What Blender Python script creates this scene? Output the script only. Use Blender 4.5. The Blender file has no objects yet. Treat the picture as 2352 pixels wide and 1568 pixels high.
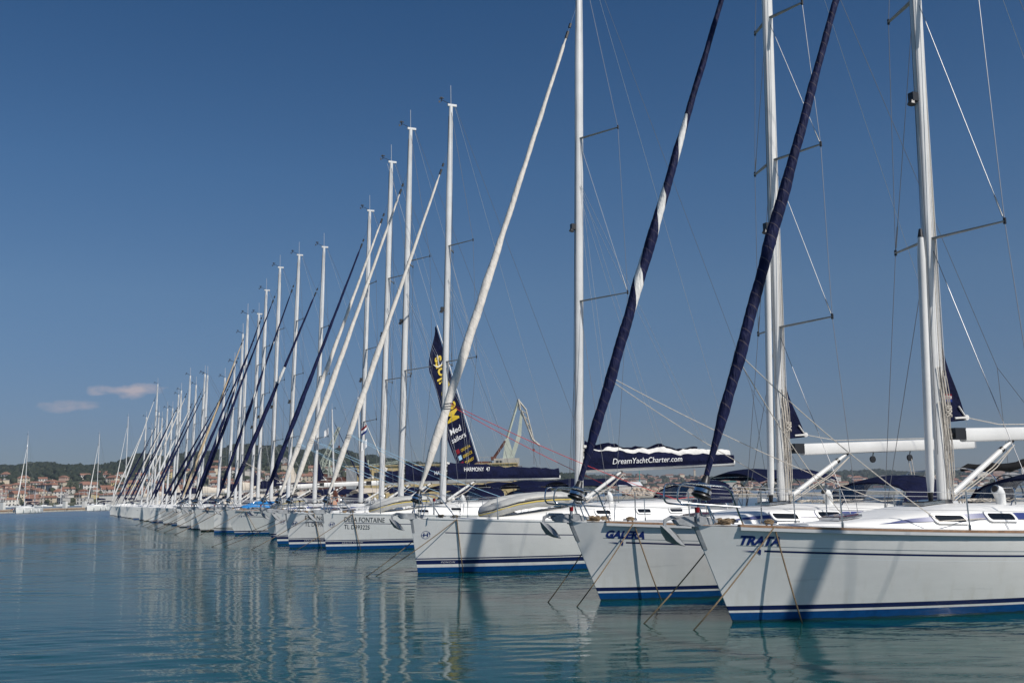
import bpy, math, random
import numpy as np
from mathutils import Vector, Matrix, noise
R_ = math.radians
random.seed(7)
rng = np.random.default_rng(11)
sc = bpy.context.scene
COL = sc.collection

# ------------------------------------------------------------------ camera
EYE = Vector((0, 0, 2.05))
PITCH, ROLL = R_(8.4), R_(1.15)
cd = bpy.data.cameras.new('camera')
cd.sensor_width = 36.0
cd.lens = 36.0 * 2383 / 2352
cd.clip_start = 0.1
cd.clip_end = 30000
cam = bpy.data.objects.new('camera', cd)
COL.objects.link(cam)
_r0 = Vector((1, 0, 0)); _f = Vector((0, math.cos(PITCH), math.sin(PITCH))); _u0 = Vector((0, -math.sin(PITCH), math.cos(PITCH)))
_r = math.cos(ROLL) * _r0 - math.sin(ROLL) * _u0
_u = math.cos(ROLL) * _u0 + math.sin(ROLL) * _r0
M = Matrix((( _r.x, _u.x, -_f.x, EYE.x), (_r.y, _u.y, -_f.y, EYE.y), (_r.z, _u.z, -_f.z, EYE.z), (0, 0, 0, 1)))
cam.matrix_world = M
sc.camera = cam

# ------------------------------------------------------------------ world, sun, exposure
SUN_EL = R_(43)
SUN_DIR = Vector((0.769 * math.cos(SUN_EL), -0.640 * math.cos(SUN_EL), math.sin(SUN_EL))).normalized()
w = bpy.data.worlds.new('World'); sc.world = w; w.use_nodes = True
nt = w.node_tree; nt.nodes.clear()
N = nt.nodes.new; LK = nt.links.new
sky = N('ShaderNodeTexSky'); sky.sky_type = 'NISHITA'; sky.sun_disc = False
sky.sun_elevation = SUN_EL; sky.sun_rotation = math.atan2(SUN_DIR.x, SUN_DIR.y)
sky.altitude = 0; sky.air_density = 0.8; sky.dust_density = 0.25; sky.ozone_density = 2.6
# two faint clouds low on the left, as a function of the view direction
tc = N('ShaderNodeTexCoord')
sep = N('ShaderNodeSeparateXYZ'); LK(tc.outputs['Generated'], sep.inputs[0])
def wm(op, a, b=None, c=None):
    n = N('ShaderNodeMath'); n.operation = op
    for i, v in enumerate((a, b, c)):
        if v is None: continue
        if isinstance(v, (int, float)): n.inputs[i].default_value = v
        else: LK(v, n.inputs[i])
    return n.outputs[0]
az = wm('DIVIDE', sep.outputs[0], sep.outputs[1])
el = wm('DIVIDE', sep.outputs[2], sep.outputs[1])
def blob(a0, e0, ra, re):
    da = wm('DIVIDE', wm('SUBTRACT', az, a0), ra); de = wm('DIVIDE', wm('SUBTRACT', el, e0), re)
    return wm('SUBTRACT', 1.0, wm('ADD', wm('MULTIPLY', da, da), wm('MULTIPLY', de, de)))
comb = N('ShaderNodeCombineXYZ'); LK(wm('MULTIPLY', az, 40), comb.inputs[0]); LK(wm('MULTIPLY', el, 95), comb.inputs[1])
nz = N('ShaderNodeTexNoise'); nz.inputs['Scale'].default_value = 1.0; nz.inputs['Detail'].default_value = 6; nz.inputs['Roughness'].default_value = 0.55
LK(comb.outputs[0], nz.inputs['Vector'])
nv = wm('MULTIPLY', wm('SUBTRACT', nz.outputs['Fac'], 0.5), 4.2)
c1 = blob(-0.376, 0.1065, 0.040, 0.0078); c2 = blob(-0.432, 0.094, 0.034, 0.0066)
def cl(x, k):
    n = N('ShaderNodeMapRange'); n.inputs['From Min'].default_value = 0; n.inputs['From Max'].default_value = 1.5
    n.inputs['To Max'].default_value = k; LK(wm('ADD', x, nv), n.inputs['Value']); return n.outputs[0]
front = wm('GREATER_THAN', sep.outputs[1], 0.05)
cm = wm('MULTIPLY', wm('MAXIMUM', cl(c1, 0.85), cl(c2, 0.5)), front)
hsv = N('ShaderNodeMix'); hsv.data_type = 'RGBA'; hsv.blend_type = 'MULTIPLY'; hsv.inputs['Factor'].default_value = 1.0
tint = N('ShaderNodeValToRGB'); LK(sep.outputs[2], tint.inputs[0])   # deep polarised blue aloft, dull haze at the horizon, all round
for i_, (e_, c_) in enumerate([(0.0, (.47, .50, .60)), (.063, (.51, .55, .68)), (.19, (.66, .80, .89)), (.30, (.57, .84, 1.0)), (.46, (.38, .73, .97))]):
    st_ = tint.color_ramp.elements[i_] if i_ < 2 else tint.color_ramp.elements.new(e_)
    st_.position = e_; st_.color = (*c_, 1)
LK(sky.outputs[0], hsv.inputs[6]); LK(tint.outputs[0], hsv.inputs[7])
mx = N('ShaderNodeMix'); mx.data_type = 'RGBA'
LK(cm, mx.inputs['Factor']); LK(hsv.outputs[2], mx.inputs[6]); mx.inputs[7].default_value = (6.9, 6.2, 6.7, 1)
bg = N('ShaderNodeBackground'); bg.inputs['Strength'].default_value = 0.071
LK(mx.outputs[2], bg.inputs['Color'])
wo = N('ShaderNodeOutputWorld'); LK(bg.outputs[0], wo.inputs[0])
sl = bpy.data.lights.new('sun', 'SUN'); sl.energy = 4.2; sl.angle = R_(0.53); sl.color = (1.0, 0.955, 0.89)
so = bpy.data.objects.new('sun', sl); COL.objects.link(so)
so.rotation_euler = SUN_DIR.to_track_quat('Z', 'Y').to_euler()
sc.view_settings.view_transform = 'Standard'; sc.view_settings.look = 'None'
sc.view_settings.exposure = 0.0; sc.view_settings.gamma = 1.0; sc.view_settings.use_curve_mapping = False
sc.cycles.max_bounces = 8; sc.cycles.transparent_max_bounces = 16
sc.cycles.caustics_reflective = True; sc.cycles.caustics_refractive = False; sc.cycles.blur_glossy = 0.6; sc.cycles.sample_clamp_indirect = 3.0

# ------------------------------------------------------------------ materials
def newmat(name):
    m = bpy.data.materials.new(name); m.use_nodes = True
    return m, m.node_tree, m.node_tree.nodes['Principled BSDF']
class NT:
    """tiny node helper"""
    def __init__(s, t): s.t = t
    def n(s, typ, **k):
        o = s.t.nodes.new(typ)
        for a, b in k.items(): setattr(o, a, b)
        return o
    def set(s, sock, v):
        if isinstance(v, bpy.types.NodeSocket): s.t.links.new(v, sock)
        else: sock.default_value = v
    def math(s, op, a, b=None, c=None, clamp=False):
        o = s.n('ShaderNodeMath', operation=op, use_clamp=clamp)
        for i, v in enumerate((a, b, c)):
            if v is not None: s.set(o.inputs[i], v)
        return o.outputs[0]
    def noise(s, vec, scale, detail=4, rough=0.5):
        o = s.n('ShaderNodeTexNoise'); s.set(o.inputs['Scale'], scale); o.inputs['Detail'].default_value = detail
        o.inputs['Roughness'].default_value = rough
        if vec is not None: s.t.links.new(vec, o.inputs['Vector'])
        return o.outputs['Fac']
    def mix(s, f, a, b):
        o = s.n('ShaderNodeMix', data_type='RGBA')
        s.set(o.inputs['Factor'], f); s.set(o.inputs[6], a); s.set(o.inputs[7], b)
        return o.outputs[2]
    def ramp(s, v, lo, hi):
        o = s.n('ShaderNodeMapRange'); s.set(o.inputs['Value'], v)
        o.inputs['From Min'].default_value = lo; o.inputs['From Max'].default_value = hi
        return o.outputs[0]
    def band(s, v, a, b, soft=None):
        return s.math('MULTIPLY', s.math('GREATER_THAN', v, a), s.math('LESS_THAN', v, b))
def c4(c): return (c[0], c[1], c[2], 1)
def simple(name, col, rough=0.5, metal=0.0, var=0.12, scale=3.0, bump=0.0, bscale=20, coat=0.0, spec=0.5):
    m, t, b = newmat(name); h = NT(t)
    co = h.n('ShaderNodeTexCoord').outputs['Object']
    f = h.noise(co, scale, 5, 0.6)
    lo = [max(0, c * (1 - var)) for c in col]; hi = [min(1, c * (1 + var)) for c in col]
    t.links.new(h.mix(h.ramp(f, 0.3, 0.7), c4(lo), c4(hi)), b.inputs['Base Color'])
    b.inputs['Roughness'].default_value = rough; b.inputs['Metallic'].default_value = metal
    b.inputs['Specular IOR Level'].default_value = spec
    if coat: b.inputs['Coat Weight'].default_value = coat; b.inputs['Coat Roughness'].default_value = 0.05
    if bump:
        bn = h.n('ShaderNodeBump'); bn.inputs['Distance'].default_value = bump
        t.links.new(h.noise(co, bscale, 5, 0.6), bn.inputs['Height']); t.links.new(bn.outputs[0], b.inputs['Normal'])
    return m
NAVY = (0.0055, 0.008, 0.033)
MT = {}
MT['gelcoat'] = simple('gelcoat_deck', (0.80, 0.79, 0.76), 0.38, var=0.05, scale=2.2, bump=0.002, bscale=60)
MT['gelcoat2'] = simple('gelcoat_trim', (0.78, 0.78, 0.76), 0.3, var=0.04)
MT['teak'] = simple('teak', (0.30, 0.17, 0.095), 0.65, var=0.35, scale=9, bump=0.004, bscale=40)
MT['steel'] = simple('stainless_steel', (0.62, 0.63, 0.64), 0.14, 1.0, var=0.05)
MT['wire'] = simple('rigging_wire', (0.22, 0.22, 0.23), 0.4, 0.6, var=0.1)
MT['wire_lit'] = simple('sunlit_wire', (0.60, 0.60, 0.60), 0.4, 0.2, var=0.1)  # pale copy of the rigging wire, sunlit brightness put into the colour
MT['shroud_lit'] = simple('sunlit_shroud_wire', (0.38, 0.38, 0.38), 0.45, 0.3, var=0.1)  # rigging wire again, lightened to look sunlit
MT['alu'] = simple('mast_aluminium', (0.64, 0.64, 0.63), 0.38, 0.08, var=0.10, scale=1.2)
MT['mastwhite'] = simple('mast_white_paint', (0.73, 0.72, 0.69), 0.3, 0.0, var=0.08, scale=1.2)
MT['spreader'] = simple('spreader_shaded_alloy', (0.30, 0.30, 0.29), 0.4, 0.2, var=0.1)  # darker than the mast metal: shade on the spreaders painted into the base colour
MT['anchor'] = simple('anchor_galvanised', (0.30, 0.31, 0.32), 0.5, 0.1, var=0.2, scale=9, bump=0.004)
MT['dkplastic'] = simple('dark_plastic', (0.02, 0.02, 0.022), 0.4, var=0.2)
MT['galv'] = simple('galvanised_steel', (0.36, 0.37, 0.38), 0.45, 0.35, var=0.25, scale=8, bump=0.004)
MT['navy'] = simple('navy_canvas', NAVY, 0.8, var=0.3, scale=4, bump=0.07, bscale=4, spec=0.12)
MT['navytext'] = simple('navy_lettering', (0.012, 0.03, 0.17), 0.3, var=0.03)
MT['darktext'] = simple('grey_lettering', (0.03, 0.03, 0.035), 0.4, var=0.03)
MT['whitetext'] = simple('white_lettering', (0.78, 0.78, 0.78), 0.5, var=0.03)
MT['yellowtext'] = simple('yellow_lettering', (0.62, 0.43, 0.02), 0.5, var=0.03)
MT['black'] = simple('black_canvas', (0.008, 0.008, 0.009), 0.8, var=0.3, bump=0.02, bscale=8, spec=0.15)
MT['cream'] = simple('cream_sailcloth', (0.60, 0.53, 0.44), 0.7, var=0.10, scale=3, bump=0.015, bscale=9)
MT['whitecloth'] = simple('white_sailcloth', (0.74, 0.72, 0.68), 0.7, var=0.08, scale=4, bump=0.03, bscale=7)
MT['tan'] = simple('tan_rope', (0.30, 0.21, 0.12), 0.85, var=0.3, scale=30, bump=0.01, bscale=80)
MT['tan2'] = simple('weathered_rope', (0.12, 0.10, 0.07), 0.85, var=0.3, scale=30, bump=0.01, bscale=80)
def ropemat(name, col):
    m = simple(name, col, 0.85, var=0.3, scale=30, bump=0.01, bscale=80); t = m.node_tree; h = NT(t); b = t.nodes['Principled BSDF']
    src = b.inputs['Base Color'].links[0].from_socket
    sp = h.n('ShaderNodeSeparateXYZ'); t.links.new(h.n('ShaderNodeNewGeometry').outputs['Position'], sp.inputs[0])
    t.links.new(h.mix(h.ramp(sp.outputs[2], 0.42, 0.12), src, (0.045, 0.040, 0.022, 1)), b.inputs['Base Color'])
    return m
MT['tan'] = ropemat('tan_rope', (0.24, 0.17, 0.10)); MT['tan2'] = ropemat('weathered_rope', (0.12, 0.10, 0.07))
MT['rope'] = simple('white_rope', (0.55, 0.50, 0.43), 0.8, var=0.25, scale=30)
MT['redrope'] = simple('red_rope', (0.55, 0.03, 0.03), 0.7, var=0.2)
MT['bluerope'] = simple('light_blue_rope', (0.30, 0.50, 0.66), 0.7, var=0.2)
MT['yellowrope'] = simple('yellow_rope', (0.55, 0.45, 0.08), 0.7, var=0.2)
MT['red'] = simple('red_lens', (0.20, 0.006, 0.010), 0.2, var=0.05)
MT['dinghy'] = simple('grey_inflatable', (0.44, 0.44, 0.42), 0.45, var=0.08, bump=0.004, bscale=14)
MT['yellow'] = simple('yellow_strake', (0.60, 0.44, 0.05), 0.6, var=0.05)
MT['bluecover'] = simple('bright_blue_cover', (0.02, 0.22, 0.55), 0.7, var=0.2, bump=0.02, bscale=7)
MT['rubber'] = simple('fender_white', (0.68, 0.68, 0.66), 0.45, var=0.06)
MT['concrete'] = simple('concrete', (0.40, 0.36, 0.30), 0.9, var=0.25, scale=1.5, bump=0.02, bscale=5)
MT['skin'] = simple('skin', (0.50, 0.28, 0.19), 0.55, var=0.05)
MT['hair'] = simple('auburn_hair', (0.10, 0.03, 0.015), 0.6, var=0.2)
MT['orange'] = simple('terracotta_plastic', (0.42, 0.15, 0.07), 0.6, var=0.1)
def glassmat(name, col, rough=0.06):
    m, t, b = newmat(name)
    b.inputs['Base Color'].default_value = c4(col); b.inputs['Roughness'].default_value = rough
    b.inputs['Specular IOR Level'].default_value = 0.6
    return m
MT['glass'] = glassmat('dark_acrylic', (0.006, 0.006, 0.008))
MT['purple'] = glassmat('tinted_purple_acrylic', (0.09, 0.035, 0.06))
def vinylmat():
    m, t, b = newmat('clear_vinyl'); h = NT(t)
    tr = h.n('ShaderNodeBsdfTransparent'); tr.inputs[0].default_value = (0.82, 0.86, 0.88, 1)
    gl = h.n('ShaderNodeBsdfGlossy'); gl.inputs['Roughness'].default_value = 0.12; gl.inputs[0].default_value = (.9, .9, .9, 1)
    ms = h.n('ShaderNodeMixShader'); ms.inputs[0].default_value = 0.22
    t.links.new(tr.outputs[0], ms.inputs[1]); t.links.new(gl.outputs[0], ms.inputs[2])
    t.links.new(ms.outputs[0], t.nodes['Material Output'].inputs[0])
    return m
MT['vinyl'] = vinylmat()

def hullmat(name, anti, boots, coves, base=(0.83, 0.82, 0.785)):
    """painted hull: boot stripes by height above water, cove lines by distance below the sheer (uv)"""
    m, t, b = newmat(name); h = NT(t)
    tcn = h.n('ShaderNodeTexCoord'); obj = tcn.outputs['Object']
    sp = h.n('ShaderNodeSeparateXYZ'); t.links.new(obj, sp.inputs[0]); z = sp.outputs[2]
    uv = h.n('ShaderNodeSeparateXYZ'); t.links.new(tcn.outputs['UV'], uv.inputs[0]); ux, uvv = uv.outputs[0], uv.outputs[1]
    mp = h.n('ShaderNodeMapping'); mp.inputs['Scale'].default_value = (1.2, 1.2, 5.0); t.links.new(obj, mp.inputs[0])
    f = h.noise(mp.outputs[0], 1.0, 6, 0.65)
    col = h.mix(h.ramp(f, 0.35, 0.75), c4(base), c4([c * 0.93 for c in base]))
    mp3 = h.n('ShaderNodeMapping'); mp3.inputs['Scale'].default_value = (0.9, 0.9, 9.0); t.links.new(obj, mp3.inputs[0])
    # faint yellow-brown run-off stains near the waterline
    mp2 = h.n('ShaderNodeMapping'); mp2.inputs['Scale'].default_value = (6, 6, 0.5); t.links.new(obj, mp2.inputs[0])
    st = h.math('MULTIPLY', h.ramp(h.noise(mp2.outputs[0], 1.0, 5, 0.6), 0.50, 0.8), h.math('ADD', 0.12, h.math('MULTIPLY', h.ramp(z, 0.75, 0.2), 0.25)))
    col = h.mix(st, col, (0.50, 0.45, 0.34, 1))
    scf = h.math('MULTIPLY', h.ramp(h.noise(mp3.outputs[0], 1.0, 6, 0.7), 0.60, 0.72), 0.22)   # fender scuffs
    col = h.mix(scf, col, (0.36, 0.36, 0.35, 1))
    for (v0, v1, x0, c) in coves:
        msk = h.math('MULTIPLY', h.band(uvv, v0, v1), h.math('GREATER_THAN', ux, x0))
        col = h.mix(msk, col, c4(c))
    for (z0, z1, c) in boots: col = h.mix(h.band(z, z0, z1), col, c4(c))
    # antifouling with a slimy edge at the water
    a2 = h.mix(h.ramp(h.noise(obj, 9, 5, 0.6), 0.35, 0.75), c4(anti), c4([c * 0.72 for c in anti]))
    slime = h.math('LESS_THAN', h.math('ADD', z, h.math('MULTIPLY', h.noise(obj, 5, 3), 0.05)), 0.055)
    a2 = h.mix(slime, a2, c4([anti[0] * .5 + .012, anti[1] * .5 + .012, anti[2] * .28 + .006]))
    col = h.mix(h.math('LESS_THAN', z, min([q[0] for q in boots] + [0.2]) - 0.035 if boots else 0.14), col, a2)
    t.links.new(col, b.inputs['Base Color'])
    b.inputs['Roughness'].default_value = 0.22; b.inputs['Coat Weight'].default_value = 0.25; b.inputs['Coat Roughness'].default_value = 0.08
    bn = h.n('ShaderNodeBump'); bn.inputs['Distance'].default_value = 0.004
    t.links.new(h.noise(obj, 2.3, 2), bn.inputs['Height']); t.links.new(bn.outputs[0], b.inputs['Normal'])
    return m
AB = (0.006, 0.072, 0.24); NV = (0.010, 0.018, 0.085)
MT['hull_bav'] = hullmat('hull_cruiser', AB, [(0.176, 0.247, NV)], [(0.292, 0.303, -.06, (0.20, 0.24, 0.28)), (0.355, 0.387, 0.33, NV), (0.452, 0.462, 0.04, (0.86, 0.87, 0.86))])
MT['hull_har'] = hullmat('hull_plumb_bow', AB, [(0.245, 0.355, NV), (0.378, 0.41, NV)], [(0.335, 0.362, 0.62, NV)])
MT['hull_blk'] = hullmat('hull_black_boot', AB, [(0.20, 0.25, (0.01, 0.01, 0.012)), (0.30, 0.35, (0.01, 0.01, 0.012))], [])
MT['hull_dark'] = hullmat('hull_dark_antifoul', (0.012, 0.012, 0.016), [(0.15, 0.17, (0.3, 0.3, 0.3))], [(0.30, 0.32, 0.5, (0.2, 0.22, 0.25))])
MT['hull_pln'] = hullmat('hull_plain_white', (0.01, 0.02, 0.05), [(0.13, 0.16, NV)], [(0.36, 0.375, 0.5, (0.25, 0.28, 0.33))])

def genoamat(name, base, stripe=None, v0=0.3, v1=0.7, width=0.16, pitch=9.0, seam=None):
    m, t, b = newmat(name); h = NT(t)
    tcn = h.n('ShaderNodeTexCoord'); uv = h.n('ShaderNodeSeparateXYZ'); t.links.new(tcn.outputs['UV'], uv.inputs[0])
    f = h.noise(tcn.outputs['Object'], 5, 5, 0.6)
    col = h.mix(h.ramp(f, 0.3, 0.7), c4([c * (0.72 if max(base) < .2 else .86) for c in base]), c4([min(1, c * (1.45 if max(base) < .2 else 1.10)) for c in base]))
    ph = h.math('FRACT', h.math('ADD', uv.outputs[0], h.math('MULTIPLY', uv.outputs[1], pitch)))
    if seam:
        ph2 = h.math('FRACT', h.math('ADD', uv.outputs[0], h.math('MULTIPLY', uv.outputs[1], 62)))
        col = h.mix(h.math('LESS_THAN', ph2, 0.05), col, c4(seam))
    if stripe:
        nzz = h.math('MULTIPLY', h.noise(tcn.outputs['Object'], 1.1, 2), width * 1.3)
        msk = h.math('MULTIPLY', h.math('LESS_THAN', ph, nzz), h.band(uv.outputs[1], v0, v1))
        col = h.mix(msk, col, c4(stripe))
    t.links.new(col, b.inputs['Base Color']); b.inputs['Roughness'].default_value = 0.62
    b.inputs['Specular IOR Level'].default_value = 0.15
    mp = h.n('ShaderNodeMapping'); mp.inputs['Scale'].default_value = (9, 9, 2.2); t.links.new(tcn.outputs['Object'], mp.inputs[0])
    bn = h.n('ShaderNodeBump'); bn.inputs['Distance'].default_value = 0.05 if max(base) < .2 else 0.025
    t.links.new(h.noise(mp.outputs[0], 1.3, 4, 0.6), bn.inputs['Height']); t.links.new(bn.outputs[0], b.inputs['Normal'])
    return m
WH = (0.72, 0.71, 0.68)
MT['gen_trata'] = genoamat('genoa_navy', (0.007, 0.010, 0.042), None, seam=(0.10, 0.08, 0.09))
MT['gen_galera'] = genoamat('genoa_navy_white_twist', (0.007, 0.010, 0.042), WH, 0.24, 0.60, 0.55, 8.0, seam=(0.06, 0.05, 0.07))
MT['gen_goga'] = genoamat('genoa_navy_patch', (0.007, 0.010, 0.046), WH, 0.55, 0.63, 2.0, 3.0)
MT['gen_navy'] = genoamat('genoa_navy_plain', (0.007, 0.011, 0.050))
MT['gen_navy2'] = genoamat('genoa_navy_spiral', (0.007, 0.010, 0.046), WH, 0.25, 0.75, 0.3, 7.0)
MT['gen_cream'] = genoamat('genoa_cream', (0.76, 0.71, 0.64), None, seam=(0.58, 0.53, 0.47))
MT['gen_tan'] = genoamat('genoa_tan', (0.55, 0.43, 0.28))
MT['gen_white'] = genoamat('genoa_white', (0.74, 0.73, 0.70))

# ------------------------------------------------------------------ mesh helpers
class MB:
    def __init__(s): s.v = []; s.f = []; s.uv = []; s.hasuv = False
    def add(s, vs, fs, uvs=None):
        o = len(s.v); s.v += [tuple(p) for p in vs]; s.f += [tuple(i + o for i in f) for f in fs]
        if uvs is not None: s.uv += uvs; s.hasuv = True
        else: s.uv += [(0, 0)] * len(vs)
    def tube(s, pts, r, n=8, caps=True, closed=False, ell=(1, 1), upv=None, twist=None, seam=False):
        P = [Vector(p) for p in pts]; k = len(P)
        rs = r if isinstance(r, (list, tuple)) else [r] * k
        vs = []; fs = []; uvs = []
        t0 = (P[1] - P[0]).normalized()
        ref = Vector(upv) if upv else (Vector((0, 0, 1)) if abs(t0.z) < 0.9 else Vector((1, 0, 0)))
        for i in range(k):
            if closed: t = (P[(i + 1) % k] - P[i - 1])
            else: t = P[min(i + 1, k - 1)] - P[max(i - 1, 0)]
            t = t.normalized() if t.length > 1e-9 else t0
            a = (ref - t * ref.dot(t))
            if a.length < 1e-6: a = t.orthogonal()
            a.normalize(); b = t.cross(a); ref = a
            for j in range(n + 1 if seam else n):
                q = 2 * math.pi * j / n
                rr = rs[i] * (twist(i / (k - 1), (j % n) / n) if twist else 1)
                vs.append(P[i] + a * (math.cos(q) * rr * ell[0]) + b * (math.sin(q) * rr * ell[1])); uvs.append((j / n, i / (k - 1)))
        if seam:
            w1 = n + 1
            for i in range(k - 1):
                for j in range(n): fs.append((i * w1 + j, i * w1 + j + 1, (i + 1) * w1 + j + 1, (i + 1) * w1 + j))
            s.add(vs, fs, uvs); return s
        m = k if closed else k - 1
        for i in range(m):
            for j in range(n):
                i2 = (i + 1) % k
                fs.append((i * n + j, i * n + (j + 1) % n, i2 * n + (j + 1) % n, i2 * n + j))
        if caps and not closed:
            fs.append(tuple(range(n - 1, -1, -1))); fs.append(tuple((k - 1) * n + j for j in range(n)))
        s.add(vs, fs, uvs); return s
    def box(s, c, d, rz=0, ry=0):
        mt = Matrix.Rotation(rz, 3, 'Z') @ Matrix.Rotation(ry, 3, 'Y'); c = Vector(c)
        vs = [c + mt @ Vector((x * d[0] / 2, y * d[1] / 2, z * d[2] / 2)) for x in (-1, 1) for y in (-1, 1) for z in (-1, 1)]
        s.add(vs, [(0, 1, 3, 2), (4, 6, 7, 5), (0, 4, 5, 1), (2, 3, 7, 6), (0, 2, 6, 4), (1, 5, 7, 3)]); return s
    def loft(s, secs, closed=False, caps=False, uvf=None):
        n = len(secs[0]); k = len(secs); vs = [p for q in secs for p in q]; fs = []
        m = n if closed else n - 1
        for i in range(k - 1):
            for j in range(m):
                fs.append((i * n + j, i * n + (j + 1) % n, (i + 1) * n + (j + 1) % n, (i + 1) * n + j))
        if caps: fs.append(tuple(range(n - 1, -1, -1))); fs.append(tuple((k - 1) * n + j for j in range(n)))
        s.add(vs, fs, None if uvf is None else uvf); return s
    def poly(s, pts, th=None):
        s.add(pts, [tuple(range(len(pts)))]); return s
    def prism(s, pts, off):
        n = len(pts); off = Vector(off); P = [Vector(p) for p in pts]
        s.add(P + [p + off for p in P], [tuple(range(n - 1, -1, -1)), tuple(range(n, 2 * n))] + [(i, (i + 1) % n, n + (i + 1) % n, n + i) for i in range(n)]); return s
    def mesh(s, name, mat=None, sharp=38):
        me = bpy.data.meshes.new(name); me.from_pydata(s.v, [], s.f)
        if s.hasuv:
            ul = me.uv_layers.new(name='UVMap')
            li = np.empty(len(me.loops), np.int32); me.loops.foreach_get('vertex_index', li)
            ul.data.foreach_set('uv', np.array(s.uv, np.float32)[li].ravel())
        me.polygons.foreach_set('use_smooth', [True] * len(me.polygons))
        me.set_sharp_from_angle(angle=R_(sharp))
        if mat: me.materials.append(MT[mat] if isinstance(mat, str) else mat)
        return me
    def build(s, name, mat, parent=None, label=None, sharp=38):
        return link(name, s.mesh(name, mat, sharp), parent, label)
def link(name, data, parent=None, label=None):
    o = bpy.data.objects.new(name, data); COL.objects.link(o)
    if parent: o.parent = parent
    if label: o['label'] = label
    return o
def tag(o, label, cat, group=None, kind=None):
    if label: o['label'] = label
    if cat: o['category'] = cat
    if group: o['group'] = group
    if kind: o['kind'] = kind
    return o
def empty(name, loc=(0, 0, 0), rz=0):
    o = bpy.data.objects.new(name, None); COL.objects.link(o); o.location = loc; o.rotation_euler = (0, 0, rz); o.empty_display_size = 0.2
    return o
def lerp(a, b, t): return a + (b - a) * t
def sst(a, b, x):
    t = max(0, min(1, (x - a) / (b - a))); return t * t * (3 - 2 * t)
def bez(p0, p1, p2, p3, n):
    P = [Vector(p) for p in (p0, p1, p2, p3)]; out = []
    for i in range(n + 1):
        t = i / n; u = 1 - t
        out.append(P[0] * u ** 3 + P[1] * (3 * u * u * t) + P[2] * (3 * u * t * t) + P[3] * t ** 3)
    return out
def smooth_path(pts, rad=0.1, n=4):
    """round the corners of a polyline"""
    P = [Vector(p) for p in pts]; out = [P[0]]
    for i in range(1, len(P) - 1):
        a = (P[i - 1] - P[i]); b = (P[i + 1] - P[i]); d = min(rad, a.length * .45, b.length * .45)
        A = P[i] + a.normalized() * d; B = P[i] + b.normalized() * d
        for k in range(n + 1):
            t = k / n; out.append(A * (1 - t) ** 2 + P[i] * 2 * t * (1 - t) + B * t * t)
    out.append(P[-1]); return out
def sag(a, b, s, n=10):
    a = Vector(a); b = Vector(b)
    return [a.lerp(b, i / n) - Vector((0, 0, s * 4 * (i / n) * (1 - i / n))) for i in range(n + 1)]

# lettering: text curves turned into flat meshes (all made first, while the scene is small)
_txt = {}
def text_mesh(body, size=1.0, shear=0.0, bold=0.0, space=1.0):
    k = (body, size, shear, bold, space)
    if k in _txt: return _txt[k]
    cu = bpy.data.curves.new('t', 'FONT'); cu.body = body; cu.size = size; cu.shear = shear; cu.offset = bold; cu.space_character = space
    cu.resolution_u = 3; cu.fill_mode = 'FRONT'
    ob = bpy.data.objects.new('t', cu); COL.objects.link(ob)
    dg = bpy.context.evaluated_depsgraph_get(); dg.update()
    me = bpy.data.meshes.new_from_object(ob.evaluated_get(dg))
    v = np.empty(len(me.vertices) * 3, np.float32); me.vertices.foreach_get('co', v); v = v.reshape(-1, 3)
    f = [tuple(p.vertices) for p in me.polygons]
    bpy.data.objects.remove(ob); bpy.data.curves.remove(cu); bpy.data.meshes.remove(me)
    _txt[k] = (v, f); return _txt[k]
def put_text(name, body, fn, mat, parent, width, shear=0, bold=0, height=None, space=1.0, label=None):
    """map the text (scaled to a width) through fn(x, y) -> point"""
    v, f = text_mesh(body, 1.0, shear, bold, space)
    x0, x1 = v[:, 0].min(), v[:, 0].max(); y0, y1 = v[:, 1].min(), v[:, 1].max()
    k = width / (x1 - x0); ky = k if height is None else height / (y1 - y0)
    mb = MB(); mb.add([fn((p[0] - x0) * k, (p[1] - y0) * ky) for p in v], f)
    return mb.build(name, mat, parent, label)
for a in [('TRATA', .25, .02), ('GALERA', .25, .02), ('GOGA 1', .25, .02), ('HARMONY  47', 0, .0)]: text_mesh(a[0], 1.0, a[1], a[2], 1.0)
for s_ in ('ESPANO', 'TL D6996', 'DELA FONTAINE', 'TL D39322S', 'H', 'MedSailors', 'Med', 'sailors', 'CROATIA', 'GREECE', 'TURKEY', 'YACHT', 'DUSTOM', '4', 'DreamYacht', 'Metalka'): text_mesh(s_)
text_mesh('DreamYachtCharter.com', 1.0, .2); text_mesh('Dream Yacht Charter.com', 1.0, 0, .02); text_mesh('www.dreamyachtcharter.com', 1.0, .2)
text_mesh('PONCIN', 1.0, .25, 0, 1.3); text_mesh('GROUPE PONCIN', 1.0, .25, 0, 1.3)

# ------------------------------------------------------------------ the setting: water, hills
THETA = R_(24.26)
AX = Vector((math.cos(THETA), math.sin(THETA), 0)); PORT = Vector((math.sin(THETA), -math.cos(THETA), 0)); ROW = -PORT
BOW0 = Vector((3.40, 16.88, 0))

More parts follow.
